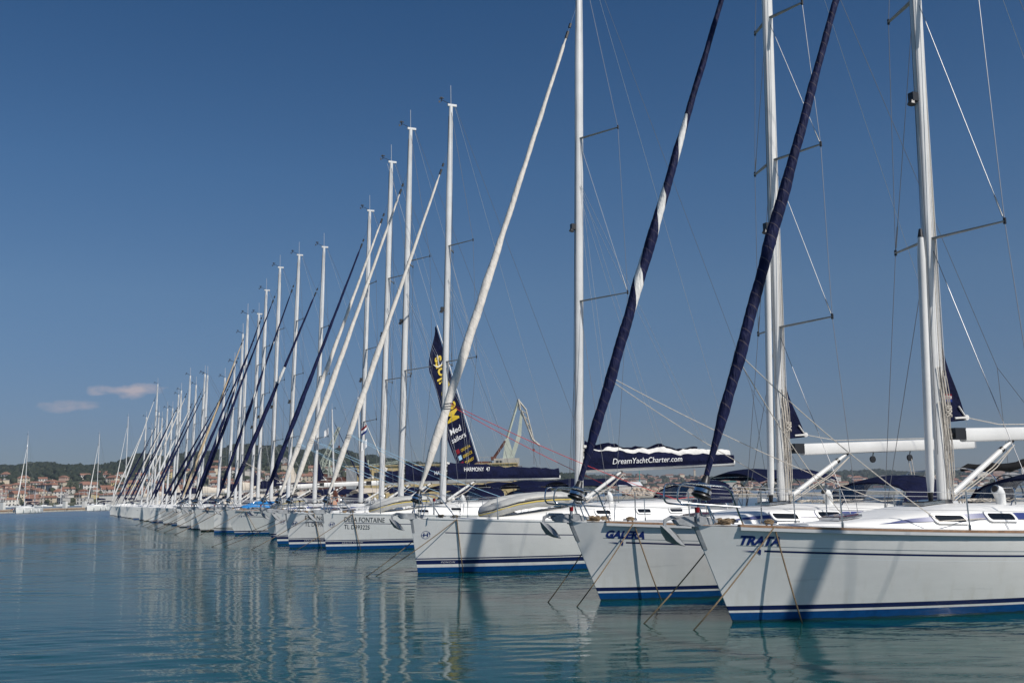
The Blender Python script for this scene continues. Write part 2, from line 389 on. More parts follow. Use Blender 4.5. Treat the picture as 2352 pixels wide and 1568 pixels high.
def water_mat():
    m, t, b = newmat('sea_water'); h = NT(t)
    co = h.n('ShaderNodeTexCoord').outputs['Object']
    def mapped(sx, sy, rot=0):
        mp = h.n('ShaderNodeMapping'); mp.inputs['Scale'].default_value = (sx, sy, 1); mp.inputs['Rotation'].default_value = (0, 0, rot)
        t.links.new(co, mp.inputs[0]); return mp.outputs[0]
    n2 = h.noise(mapped(2.0, 6.0, -0.12), 1.0, 3, 0.55)
    n3 = h.noise(mapped(7, 20, 0.1), 1.0, 2, 0.5)
    patch = h.ramp(h.noise(mapped(0.030, 0.075, 0.2), 1.0, 3, 0.6), 0.40, 0.66)   # cat's paws
    sp = h.n('ShaderNodeSeparateXYZ'); t.links.new(co, sp.inputs[0])
    openw = h.ramp(sp.outputs[1], 60.0, 190.0)               # ruffled open water beyond the sheltered row
    hgt = h.math('ADD', h.math('MULTIPLY', n2, 0.0020), h.math('MULTIPLY', n3, 0.0010))
    bn = h.n('ShaderNodeBump'); bn.inputs['Distance'].default_value = 1.0; bn.inputs['Strength'].default_value = 1.0
    t.links.new(hgt, bn.inputs['Height'])
    rg = h.math('ADD', 0.02, h.math('ADD', h.math('MULTIPLY', openw, 0.30), h.math('MULTIPLY', patch, 0.03)))
    col = h.mix(patch, (0.003, 0.054, 0.052, 1), (0.003, 0.050, 0.056, 1))
    df = h.n('ShaderNodeSubsurfaceScattering', falloff='BURLEY'); t.links.new(col, df.inputs['Color']); df.inputs['Scale'].default_value = 1.0; df.inputs['Radius'].default_value = (0.8, 1.6, 1.6)   # light spreads inside the water body
    gl = h.n('ShaderNodeBsdfGlossy'); gl.inputs['Color'].default_value = (1, 1, 1, 1); t.links.new(rg, gl.inputs['Roughness']); t.links.new(bn.outputs[0], gl.inputs['Normal'])
    fr = h.n('ShaderNodeFresnel'); fr.inputs['IOR'].default_value = 1.333; t.links.new(bn.outputs[0], fr.inputs['Normal'])
    ms = h.n('ShaderNodeMixShader'); t.links.new(h.math('MULTIPLY', fr.outputs[0], 0.76), ms.inputs[0])
    t.links.new(df.outputs[0], ms.inputs[1]); t.links.new(gl.outputs[0], ms.inputs[2]); t.links.new(ms.outputs[0], t.nodes['Material Output'].inputs[0])
    return m
MT['water'] = water_mat()
def wave_height(X, Y, lmin, lmax, n, seed):
    """sum of many short wave trains, crests mostly across the view, in calmer and livelier patches"""
    g = np.random.default_rng(seed); Z = np.zeros_like(X)
    for i in range(n):
        lam = lmin * (lmax / lmin) ** (i / (n - 1)) * g.uniform(.9, 1.1); k = 2 * math.pi / lam
        a = math.pi / 2 + g.normal(0, .42) + .12; ph = g.uniform(0, 6.28)
        wob = .35 * np.sin(X * g.uniform(.3, .9) + Y * g.uniform(.1, .5) + g.uniform(0, 6))      # bends the crests
        slope = .0150 * (lam / .5) ** -.28
        grp = .55 + .45 * np.sin(X * g.uniform(.25, .8) / lam ** .5 + Y * g.uniform(-.4, .4) / lam ** .5 + g.uniform(0, 6))
        Z += slope / k * grp * np.sin(k * (X * math.cos(a) + Y * math.sin(a)) + ph + wob)
    return Z
def patches(X, Y):
    p = np.sin(X * .17 + Y * .23 + 1.0 + .8 * np.sin(X * .11)) + np.sin(X * -.09 + Y * .41 + 2.2 + .9 * np.sin(X * .21 + 1)) + .7 * np.sin(Y * .9 + X * .13 + np.sin(X * .35))
    return np.clip(.62 + .30 * p, .22, 1.35)
def water_mesh():
    V = []; Fc = []; o = 0
    zones = [(-22.4, 16.0, 3.0, 34.0, .14, .055, .16, 1.7, 46, 1), (-54.4, 16.0, 34.0, 100.0, .32, .14, .42, 2.4, 30, 2)]
    for (x0, x1, y0, y1, dx, dy, l0, l1, n, sd) in zones:
        xs = np.linspace(x0, x1, int((x1 - x0) / dx) + 1); ys = np.linspace(y0, y1, int((y1 - y0) / dy) + 1)
        X, Y = np.meshgrid(xs, ys)
        fade = np.clip(np.minimum(np.minimum(X - x0, x1 - X), np.minimum(Y - y0, y1 - Y)) / 1.2, 0, 1)
        Z = wave_height(X, Y, l0, l1, n, sd) * patches(X, Y) * fade
        V.append(np.stack([X, Y, Z], -1).reshape(-1, 3)); ny_, nx_ = X.shape
        idx = np.arange(ny_ * nx_).reshape(ny_, nx_) + o; o += ny_ * nx_
        Fc.append(np.stack([idx[:-1, :-1], idx[:-1, 1:], idx[1:, 1:], idx[1:, :-1]], -1).reshape(-1, 4))
    def rect(a, b, c, d):
        nonlocal o
        V.append(np.array([(a, c, 0), (b, c, 0), (b, d, 0), (a, d, 0)], float)); Fc.append(np.array([[o, o + 1, o + 2, o + 3]])); o += 4
    W = 2900
    rect(-W, W, -250, 3.0); rect(-W, W, 100.0, 4900)
    rect(-W, -22.4, 3.0, 34.0); rect(16.0, W, 3.0, 34.0); rect(-W, -54.4, 34.0, 100.0); rect(16.0, W, 34.0, 100.0)
    V = np.concatenate(V).astype(np.float32); Fc = np.concatenate(Fc).astype(np.int32)
    me = bpy.data.meshes.new('water'); me.vertices.add(len(V)); me.vertices.foreach_set('co', V.ravel())
    me.loops.add(Fc.size); me.loops.foreach_set('vertex_index', Fc.ravel()); me.polygons.add(len(Fc))
    me.polygons.foreach_set('loop_start', np.arange(0, Fc.size, 4, dtype=np.int32)); me.update(calc_edges=True)
    me.polygons.foreach_set('use_smooth', np.ones(len(Fc), bool)); me.materials.append(MT['water'])
    return link('water', me)
tag(water_mesh(), None, None, kind='structure')

# hills: columns of constant direction u = X / Y, from the shore up to the ridge and down behind
F_ = 2383.0
def hor(x): return 1135.8 - 0.02007 * (x - 1183)
RIDGE_L = [(-300, 1080), (0, 1076), (65, 1070), (143, 1070), (214, 1073), (265, 1066), (316, 1053), (393, 1050), (460, 1040), (520, 1033), (600, 1030), (665, 1033), (734, 1037), (783, 1041), (830, 1050), (877, 1058), (950, 1063), (1050, 1074), (1150, 1086), (1300, 1092)]
RIDGE_R = [(1200, 1094), (1376, 1091), (1410, 1087), (1453, 1093), (1600, 1096), (1716, 1096), (1837, 1090), (1925, 1085), (1980, 1083), (2078, 1088), (2210, 1083), (2242, 1080), (2352, 1082), (2700, 1080)]
def make_terrain(tab, ys, yr, treeh):
    xs = np.array([p[0] for p in tab], float); us = (xs - 1176) / F_
    hh = np.array([EYE.z + yr * (hor(p[0]) - p[1]) / F_ for p in tab]) - treeh
    def height(u, Y):
        t = (Y - ys) / (yr - ys); r = np.interp(u, us, hh)
        tt = np.clip(t, 0, 1)
        p = 0.85 * (1 - (1 - tt) ** 1.5) + 0.15 * tt * tt * (3 - 2 * tt)
        p = np.where(t > 1, 1 - 0.8 * np.clip(t - 1, 0, 1) ** 1.5, p)
        n = 0.035 * np.sin(u * 61 + Y * 0.006) + 0.03 * np.sin(u * 133 - Y * 0.011) + 0.02 * np.sin(u * 290 + Y * 0.02)
        return np.where(t < 0, -3, np.maximum(r, 4) * (p + n * tt) + 1.2)
    return us.min(), us.max(), height
def terrain_mesh(name, tab, ys, yr, treeh, mat):
    u0, u1, hf = make_terrain(tab, ys, yr, treeh)
    nu, nyy = 220, 60
    U = np.linspace(u0, u1, nu); T = np.concatenate([[-0.02, 0.0], np.linspace(0.005, 1.7, nyy - 2)])
    UU, YY = np.meshgrid(U, ys + T * (yr - ys))
    Z = hf(UU, YY); V = np.stack([UU * YY, YY, Z], -1).reshape(-1, 3)
    idx = np.arange(nyy * nu).reshape(nyy, nu)
    Fc = np.stack([idx[:-1, :-1], idx[:-1, 1:], idx[1:, 1:], idx[1:, :-1]], -1).reshape(-1, 4)
    mb = MB(); mb.v = [tuple(p) for p in V]; mb.f = [tuple(q) for q in Fc]; mb.uv = [(0, 0)] * len(mb.v)
    tag(mb.build(name, mat, sharp=180), None, None, kind='structure')
    return hf
def ground_mat():
    m, t, b = newmat('hill_scrub'); h = NT(t); co = h.n('ShaderNodeTexCoord').outputs['Object']
    f = h.noise(co, 0.02, 6, 0.65); g = h.noise(co, 0.006, 3)
    c = h.mix(h.ramp(f, 0.38, 0.68), (0.045, 0.060, 0.028, 1), (0.17, 0.15, 0.095, 1))
    c = h.mix(h.ramp(g, 0.35, 0.7), c, (0.050, 0.065, 0.032, 1))
    t.links.new(c, b.inputs['Base Color']); b.inputs['Roughness'].default_value = 0.95
    return m
MT['ground'] = ground_mat()
YS_L, YR_L, YS_R, YR_R = 1010.0, 1900.0, 2200.0, 3000.0
hL = terrain_mesh('hill', RIDGE_L, YS_L, YR_L, 6.5, 'ground')
hR = terrain_mesh('hill', RIDGE_R, YS_R, YR_R, 5.0, 'ground')

def leaf_mat(name, a, b_):
    m, t, b = newmat(name); h = NT(t); co = h.n('ShaderNodeTexCoord').outputs['Object']
    f = h.noise(co, 0.06, 5, 0.7)
    t.links.new(h.mix(h.ramp(f, 0.35, 0.65), c4(a), c4(b_)), b.inputs['Base Color']); b.inputs['Roughness'].default_value = 0.8
    b.inputs['Specular IOR Level'].default_value = 0.2
    return m
MT['pine'] = leaf_mat('pine_foliage', (0.017, 0.027, 0.017), (0.036, 0.046, 0.027))
MT['scrub'] = leaf_mat('scrub_foliage', (0.034, 0.045, 0.026), (0.072, 0.078, 0.045))
# unit crown: a lumpy low-poly ball
_t = (1 + 5 ** .5) / 2
ICO = np.array([(-1, _t, 0), (1, _t, 0), (-1, -_t, 0), (1, -_t, 0), (0, -1, _t), (0, 1, _t), (0, -1, -_t), (0, 1, -_t), (_t, 0, -1), (_t, 0, 1), (-_t, 0, -1), (-_t, 0, 1)], float)
ICO /= np.linalg.norm(ICO[0])
ICF = [(0, 11, 5), (0, 5, 1), (0, 1, 7), (0, 7, 10), (0, 10, 11), (1, 5, 9), (5, 11, 4), (11, 10, 2), (10, 7, 6), (7, 1, 8), (3, 9, 4), (3, 4, 2), (3, 2, 6), (3, 6, 8), (3, 8, 9), (4, 9, 5), (2, 4, 11), (6, 2, 10), (8, 6, 7), (9, 8, 1)]
def ico_sub():
    vs = [tuple(v) for v in ICO]; cache = {}; fs = []
    def mid(a, b):
        k = (min(a, b), max(a, b))
        if k not in cache:
            p = (np.array(vs[a]) + np.array(vs[b])); p /= np.linalg.norm(p); cache[k] = len(vs); vs.append(tuple(p))
        return cache[k]
    for a, b, c in ICF:
        x, y, z = mid(a, b), mid(b, c), mid(c, a); fs += [(a, x, z), (b, y, x), (c, z, y), (x, y, z)]
    return np.array(vs), np.array(fs)
IV, IF = ico_sub()
def crowds(name, pts, mat, label, cat):
    """many small crowns in one mesh"""
    n = len(pts); V = np.empty((n, len(IV), 3), np.float32)
    for i, (x, y, z, rx, rz) in enumerate(pts):
        k = 1 + rng.uniform(-0.34, 0.34, (len(IV), 1))
        a = rng.uniform(0, 6.28); ca, sa = math.cos(a), math.sin(a)
        P = IV * k; V[i, :, 0] = x + rx * (P[:, 0] * ca - P[:, 1] * sa); V[i, :, 1] = y + rx * (P[:, 0] * sa + P[:, 1] * ca); V[i, :, 2] = z + rz * P[:, 2]
    Fc = (IF[None] + (np.arange(n) * len(IV))[:, None, None]).reshape(-1, 3)
    me = bpy.data.meshes.new(name); me.vertices.add(n * len(IV)); me.vertices.foreach_set('co', V.ravel())
    me.loops.add(Fc.size); me.loops.foreach_set('vertex_index', Fc.ravel().astype(np.int32))
    me.polygons.add(len(Fc)); me.polygons.foreach_set('loop_start', np.arange(0, Fc.size, 3, dtype=np.int32))
    me.update(calc_edges=True); me.materials.append(MT[mat])
    return tag(link(name, me), label, cat, kind='stuff')
def scatter(hf, u0, u1, ys, yr, n, t0, t1, r0, r1, bias=1.0):
    out = []
    for _ in range(n):
        u = rng.uniform(u0, u1); t = t0 + (t1 - t0) * rng.uniform() ** bias; Y = ys + t * (yr - ys)
        r = rng.uniform(r0, r1); z = float(hf(u, Y))
        out.append((u * Y, Y, z + r * 0.55, r, r * rng.uniform(0.75, 1.15)))
    return out
crowds('hillside_wood', scatter(hL, -.56, 0.06, YS_L, YR_L, 7600, 0.36, 1.04, 2.2, 5.2, 0.8), 'pine', 'dark green pine wood covering the left hill', 'wood')
crowds('hillside_scrub', scatter(hL, -.56, 0.06, YS_L, YR_L, 2300, 0.02, 0.95, 1.6, 4.2), 'scrub', 'lighter green bushes among the houses on the left hillside', 'bushes')
crowds('shore_wood', scatter(hR, 0.24, .56, YS_R, YR_R, 2600, 0.40, 1.03, 3.0, 6.5, 0.8) + scatter(hR, 0.03, .25, YS_R, YR_R, 900, 0.10, 1.0, 2.4, 5.0, 0.8), 'pine', 'dark tree belt along the ridge of the far right shore', 'wood')
crowds('shore_scrub', scatter(hR, 0.03, .56, YS_R, YR_R, 1500, 0.0, 0.7, 2.2, 5.0), 'scrub', 'green trees between the houses on the far right shore', 'bushes')

# ------------------------------------------------------------------ houses
def wallm(n, c): MT[n] = simple(n, c, 0.9, var=0.08, scale=0.3)
wallm('wall_white', (0.66, 0.62, 0.56)); wallm('wall_cream', (0.62, 0.53, 0.40)); wallm('wall_grey', (0.42, 0.41, 0.39)); wallm('wall_pink', (0.55, 0.38, 0.30)); wallm('wall_yellow', (0.60, 0.48, 0.24))
MT['roof_orange'] = simple('roof_orange_tile', (0.30, 0.155, 0.105), 0.9, var=0.25, scale=0.4)
MT['roof_brown'] = simple('roof_brown_tile', (0.27, 0.13, 0.085), 0.9, var=0.25, scale=0.4)
MT['roof_grey'] = simple('roof_grey_sheet', (0.33, 0.31, 0.30), 0.9, var=0.2, scale=0.4)
MT['pane'] = simple('window_dark', (0.05, 0.055, 0.06), 0.25, var=0.2)
def wall_mesh(hip):
    mb = MB()
    a = [(-.5, -.5), (.5, -.5), (.5, .5), (-.5, .5)]
    vs = [(x, y, -.6) for x, y in a] + [(x, y, 1) for x, y in a]
    fs = [(0, 1, 5, 4), (1, 2, 6, 5), (2, 3, 7, 6), (3, 0, 4, 7), (4, 5, 6, 7)]
    if not hip:
        vs += [(-.5, 0, 1.32), (.5, 0, 1.32)]; fs += [(3, 8, 4)[::1] if False else (4, 7, 8), (5, 9, 6)]
    mb.add(vs, fs); return mb
def roof_mesh(hip):
    mb = MB(); e = .55; i = .22 if hip else .55
    lo = [(-e, -e, .96), (e, -e, .96), (e, e, .96), (-e, e, .96)]
    th = .07
    top = [(x, y, z + th) for x, y, z in lo] + [(-i, 0, 1.36), (i, 0, 1.36)]
    vs = lo + top
    fs = [(3, 2, 1, 0), (0, 1, 5, 4), (1, 2, 6, 5), (2, 3, 7, 6), (3, 0, 4, 7), (4, 5, 9, 8), (6, 7, 8, 9), (5, 6, 9), (7, 4, 8)]
    mb.add(vs, fs); return mb
def flat_roof():
    mb = MB(); mb.box((0, 0, 1.03), (1.06, 1.06, .09)); mb.box((.15, .1, 1.2), (.3, .35, .28)); return mb
WM = {(h_, c): wall_mesh(h_).mesh('wall', c) for h_ in (True, False) for c in ('wall_white', 'wall_cream', 'wall_grey', 'wall_pink', 'wall_yellow')}
RM = {(k, c): (roof_mesh(k == 'hip') if k != 'flat' else flat_roof()).mesh('roof', c) for k in ('hip', 'gable', 'flat') for c in ('roof_orange', 'roof_brown', 'roof_grey')}
pw = MB(); pw.box((0, 0, 0), (1, .12, 1)); PANE = pw.mesh('window', 'pane')
pc = MB(); pc.box((0, 0, 0), (.09, .09, .5)); CHIM = pc.mesh('chimney', 'wall_white')
CW = {'wall_white': 'white', 'wall_cream': 'cream', 'wall_grey': 'grey', 'wall_pink': 'pinkish', 'wall_yellow': 'yellow'}
CR = {'roof_orange': 'orange tile', 'roof_brown': 'brown tile', 'roof_grey': 'flat grey'}
def house(x, y, z, wx, wy, hz, rz, wall, kind, roof, where, windows=0, chim=False, apart=False):
    h_ = empty('apartment_block' if apart else 'house', (x, y, z), rz)
    sz = (wx, wy, hz)
    o = link('wall', WM[(kind != 'gable', wall)], h_); o.scale = sz
    o = link('roof', RM[(kind, roof)], h_); o.scale = sz if kind != 'flat' else (wx, wy, hz)
    if windows:
        st = 2 if hz < 7 else 3
        nw = max(2, int(wx / 3.2))
        for s_ in range(st):
            for k in range(nw):
                p = link('window', PANE, h_); p.location = ((k + .5) / nw * wx - wx / 2, -wy / 2 - .02, hz * (s_ + .5) / st); p.scale = (1.3, 1, 1.5)
    if chim:
        c = link('chimney', CHIM, h_); c.location = (wx * .2, 0, hz * 1.32); c.scale = (wy, wy, 3.2)
    kindw = 'apartment block' if apart else 'house'
    tag(h_, f'{CW[wall]} {kindw} with {CR[roof] if kind != "flat" else "flat"} roof {where}', kindw if apart else 'house', f'{CW[wall]} {kindw}s with {CR[roof] if kind != "flat" else "flat"} roofs {where}')
    return h_
def side_word(u, left):
    if left: return 'at the left edge' if u < -.465 else 'behind the lone moored yacht' if u < -.43 else 'between the two moored yachts' if u < -.385 else 'right of the moored yachts' if u < -.33 else 'behind the far masts' if u < -.24 else 'behind the middle masts'
    return 'left of the second genoa' if u < .14 else 'above the sprayhood' if u < .22 else 'behind the second mast' if u < .29 else 'below the white boom' if u < .36 else 'left of the nearest mast' if u < .42 else 'at the right edge'
def pick(ws): return random.choices([a for a, _ in ws], [b for _, b in ws])[0]
WALLS = [('wall_white', 7), ('wall_cream', 4), ('wall_grey', 1.6), ('wall_pink', 1.2), ('wall_yellow', .7)]
ROOFS = [('roof_orange', 6), ('roof_brown', 2.5)]
mass = dict(v=[], f=[], m=[]); MASSM = ['wall_white', 'wall_cream', 'wall_grey', 'wall_pink', 'wall_yellow', 'roof_orange', 'roof_brown', 'roof_grey']
def mass_house(x, y, z, wx, wy, hz, rz, wall, kind, roof):
    ca, sa = math.cos(rz), math.sin(rz)
    for me, mt in ((WM[(kind != 'gable', wall)], wall), (RM[(kind, roof)], roof)):
        o = len(mass['v'])
        for v in me.vertices:
            px, py, pz = v.co.x * wx, v.co.y * wy, v.co.z * hz; mass['v'].append((x + px * ca - py * sa, y + px * sa + py * ca, z + pz))
        for q in me.polygons: mass['f'].append(tuple(i + o for i in q.vertices)); mass['m'].append(MASSM.index(mt))

def town(hf, u0, u1, ys, yr, rows, spacing, where, wmin, wmax, win, dens):
    for t in rows:
        Y = ys + t * (yr - ys); n = int((u1 - u0) * Y / spacing)
        for i in range(n):
            u = u0 + (i + random.uniform(0.1, 0.9)) * (u1 - u0) / n
            if random.random() > dens(u, t): continue
            yy = Y + random.uniform(-16, 16); x = u * yy; z = float(hf(u, yy))
            wx = random.uniform(wmin, wmax); wy = random.uniform(.75, 1.1) * wmin; hz = random.choice([5.4, 6, 6.4, 8.4])
            kind = pick([('hip', 4), ('gable', 5), ('flat', .8)]); roof = pick(ROOFS) if kind != 'flat' else 'roof_grey'
            w3 = where[0] if t < .12 else (where[1] if t < .3 else where[2])
            if t > .27 and not win:
                mass_house(x, yy, z - .6, wx, wy, hz, random.uniform(-.7, .7), pick(WALLS), kind, roof); continue
            house(x, yy, z - .6, wx, wy, hz, random.uniform(-.7, .7) + (math.pi / 2 if random.random() < .25 else 0), pick(WALLS), kind, roof, w3 + ', ' + side_word(u, win), win, random.random() < .35 and win)
town(hL, -.52, -.125, YS_L, YR_L, [0.012, .04, .075, .115, .16, .21, .26, .32, .40], 17, ('near the left waterfront', 'halfway up the left town', 'high on the left hill'), 9, 15, 1,
     lambda u, t: (0.95 if t < .2 else .62 if t < .28 else .36) * (1 if u < -.25 or t < .2 else .75))
town(hR, .085, .56, YS_R, YR_R, [0.01, .05, .10, .16, .24, .31, .40, .50, .62, .76, .90], 30, ('by the far right shore', 'mid far right town', 'near the far right ridge'), 11, 20, 0,
     lambda u, t: .9 if t < .2 else (.8 if u < .26 else (.55 if t < .34 else .08)))
for (u, t, wx, hz) in [(.445, .28, 30, 17), (.462, .36, 26, 20), (.474, .22, 34, 14), (.455, .2, 28, 12), (.487, .4, 22, 24), (.41, .15, 22, 11), (.327, .2, 24, 13), (.305, .26, 26, 14), (.282, .2, 22, 13), (.385, .17, 20, 12), (.255, .22, 24, 12), (.352, .24, 22, 12), (.12, .33, 26, 13), (.105, .26, 30, 12)]:
    Y = YS_R + t * (YR_R - YS_R)
    house(u * Y, Y, float(hR(u, Y)) - .5, wx, 14, hz, random.uniform(-.3, .3), random.choice(['wall_white', 'wall_grey', 'wall_pink', 'wall_white']), random.choice(['flat', 'hip']), 'roof_orange' if random.random() < .5 else 'roof_grey', 'among the houses of the far right shore', 1, False, True)
mm_ = bpy.data.meshes.new('upper_town'); mm_.from_pydata(mass['v'], [], mass['f'])
for k_ in MASSM: mm_.materials.append(MT[k_])
mm_.polygons.foreach_set('material_index', mass['m']); tag(link('upper_town', mm_), 'mass of tiny houses rising to the ridge of the far right town', 'houses', kind='stuff')
# long low hall with orange roof at the left waterfront, bell tower on the right ridge
hall = house(-352, 1012, 1, 92, 18, 9, 0.03, 'wall_white', 'hip', 'roof_orange', 'that is long and low at the marina waterfront', 0)
tw = empty('bell_tower', (.172 * 2900, 2900, float(hR(.172, 2900))))
t1 = MB(); t1.box((0, 0, 9), (5, 5, 26)); t1.build('shaft', 'wall_cream', tw)
t2 = MB(); t2.loft([[(-2.8, -2.8, 22), (2.8, -2.8, 22), (2.8, 2.8, 22), (-2.8, 2.8, 22)], [(-.1, -.1, 26), (.1, -.1, 26), (.1, .1, 26), (-.1, .1, 26)]], True, True); t2.build('spire', 'roof_orange', tw)
tag(tw, 'slim pale church tower on the ridge of the far right town', 'tower')
# cypresses in the left town
for i, (u, t) in enumerate([(-.462, .1), (-.452, .115), (-.436, .12), (-.425, .105), (-.39, .02), (-.30, .08)]):
    Y = YS_L + t * (YR_L - YS_L); z = float(hL(u, Y)); cy = empty('cypress_tree', (u * Y, Y, z))
    k = MB(); k.tube([(0, 0, -.5), (0, 0, 3)], [.3, .2], 6); k.build('trunk', 'teak', cy)
    cr = MB()
    for q in range(70):
        hh = random.random() ** .8; rr = 1.7 * (1 - hh) ** .7 * math.sqrt(hh + .15); an = random.uniform(0, 6.28)
        c = Vector((math.cos(an) * rr, math.sin(an) * rr, 1 + hh * 13)); d = random.uniform(.35, .8)
        cr.add([c + Vector(tuple(random.uniform(-d, d) for _ in range(3))) + Vector((0, 0, e)) for e in (0, .9, -.7)], [(0, 1, 2)])
    cr.build('crown', 'pine', cy)
    tag(cy, ['first', 'second', 'third', 'fourth', 'fifth', 'sixth'][i] + ' dark slender cypress from the left in the left town', 'tree', 'cypresses in the left town')

# ------------------------------------------------------------------ sailing boats
class Hull:
    """local frame: origin on the stem at the waterline, x aft, y starboard, z up"""
    def __init__(s, L=13.0, o=0.66, zb=1.52, zm=1.18, B=4.2, ent=2.4):
        s.L, s.o, s.zb, s.zm, s.B, s.ent = L, o, zb, zm, B, ent
    def zs(s, u):
        if u < .75: return s.zb - (s.zb - s.zm) * (1 - (1 - u / .75) ** 2)
        return s.zm + .06 * ((u - .75) / .25) ** 2
    def xs(s, z): return -s.o * z / s.zb if z > 0 else -s.o * z / s.zb + .5 * z * z
    def xe(s, z): return s.L + .35 - .5 * max(0, z)
    def x(s, u, z): return lerp(s.xs(z), s.xe(z), u)
    def bd(s, u):
        g = 1 - (1 - u / .6) ** s.ent if u < .6 else 1 - .16 * ((u - .6) / .4) ** 1.7
        return s.B / 2 * g + .012
    def bw(s, u):
        g = 1 - (1 - u / .62) ** 1.95 if u < .62 else 1 - .22 * ((u - .62) / .38) ** 1.7
        return s.B / 2 * .93 * g + .008
    def y(s, u, z):
        zs = s.zs(u)
        if z <= 0: return s.bw(u) * math.sqrt(max(0, 1 - (z / .8) ** 2))
        t = min(1, z / zs); k = 1 - (1 - t) ** 1.5
        return lerp(s.bw(u), s.bd(u), k)
    def at(s, x, z, out=0.0):
        """point on the port side at length x, height z"""
        u = (x - s.xs(z)) / (s.xe(z) - s.xs(z)); u = max(0, min(1, u))
        return Vector((x, -s.y(u, z) - out, z))
    def sheer(s, x):
        u = max(0, min(1, x / s.L)); 
        for _ in range(3):
            z = s.zs(u); u = max(0, min(1, (x - s.xs(z)) / (s.xe(z) - s.xs(z))))
        return s.zs(u), s.bd(u)
    def mesh(s, nu):
        lv = [-.5, -.25, 0] + [i / 9 for i in range(1, 10)]
        us = [(i / nu) ** 1.35 for i in range(nu + 1)]
        mb = MB(); secs = []; uv = []
        for u in us:
            zs = s.zs(u); row = []
            for side in (-1, 1):
                r = []
                for l in (lv if side == 1 else lv[::-1]):
                    z = l * zs if l > 0 else l
                    p = (s.x(u, z), side * s.y(u, z), z); r.append(p)
                    row.append(p); uv.append((p[0], zs - z))
            secs.append(row)
        n = len(secs[0]); vs = [p for q in secs for p in q]; fs = []
        for i in range(len(secs) - 1):
            for j in range(n - 1): fs.append((i * n + j, (i + 1) * n + j, (i + 1) * n + j + 1, i * n + j + 1))
        fs.append(tuple((len(secs) - 1) * n + j for j in range(n - 1, -1, -1)))
        fs.append(tuple(range(n)))
        mb.add(vs, fs, uv); return mb
    def deck(s, nu):
        mb = MB(); secs = []
        for i in range(nu + 1):
            u = .004 + .99 * (i / nu) ** 1.2; zs = s.zs(u); b = max(.004, s.bd(u) - .035)
            secs.append([(s.x(u, zs), v * b, zs + .012 + .06 * min(1, b) * (1 - v * v)) for v in (-1, -.75, -.4, 0, .4, .75, 1)])
        mb.loft([q[::-1] for q in secs]); return mb
    def rail(s, side, u0, u1, w_, h, dz, out, n=30):
        mb = MB(); secs = []
        for i in range(n + 1):
            u = lerp(u0, u1, i / n); zs = s.zs(u); b = s.bd(u) + out; x = s.x(u, zs)
            q = [(x, side * (b - w_), zs + dz), (x, side * b, zs + dz), (x, side * b, zs + dz + h), (x, side * (b - w_), zs + dz + h)]
            secs.append(q if side > 0 else q[::-1])
        mb.loft([q[::-1] for q in secs], True, True); return mb
    def dz(s, x, y=0):
        z, b = s.sheer(x); v = max(-1, min(1, y / max(.05, b))); return z + .012 + .06 * min(1, b) * (1 - v * v)

def round_rect(w_, h, r, n=4, slant=0.0):
    pts = []
    for cx, cz, a0 in ((w_ / 2 - r, h / 2 - r, 0), (-w_ / 2 + r, h / 2 - r, 90), (-w_ / 2 + r, -h / 2 + r, 180), (w_ / 2 - r, -h / 2 + r, 270)):
        for i in range(n + 1):
            a = R_(a0 + 90 * i / n); z = cz + r * math.sin(a); pts.append((cx + r * math.cos(a) + slant * z, z))
    return pts

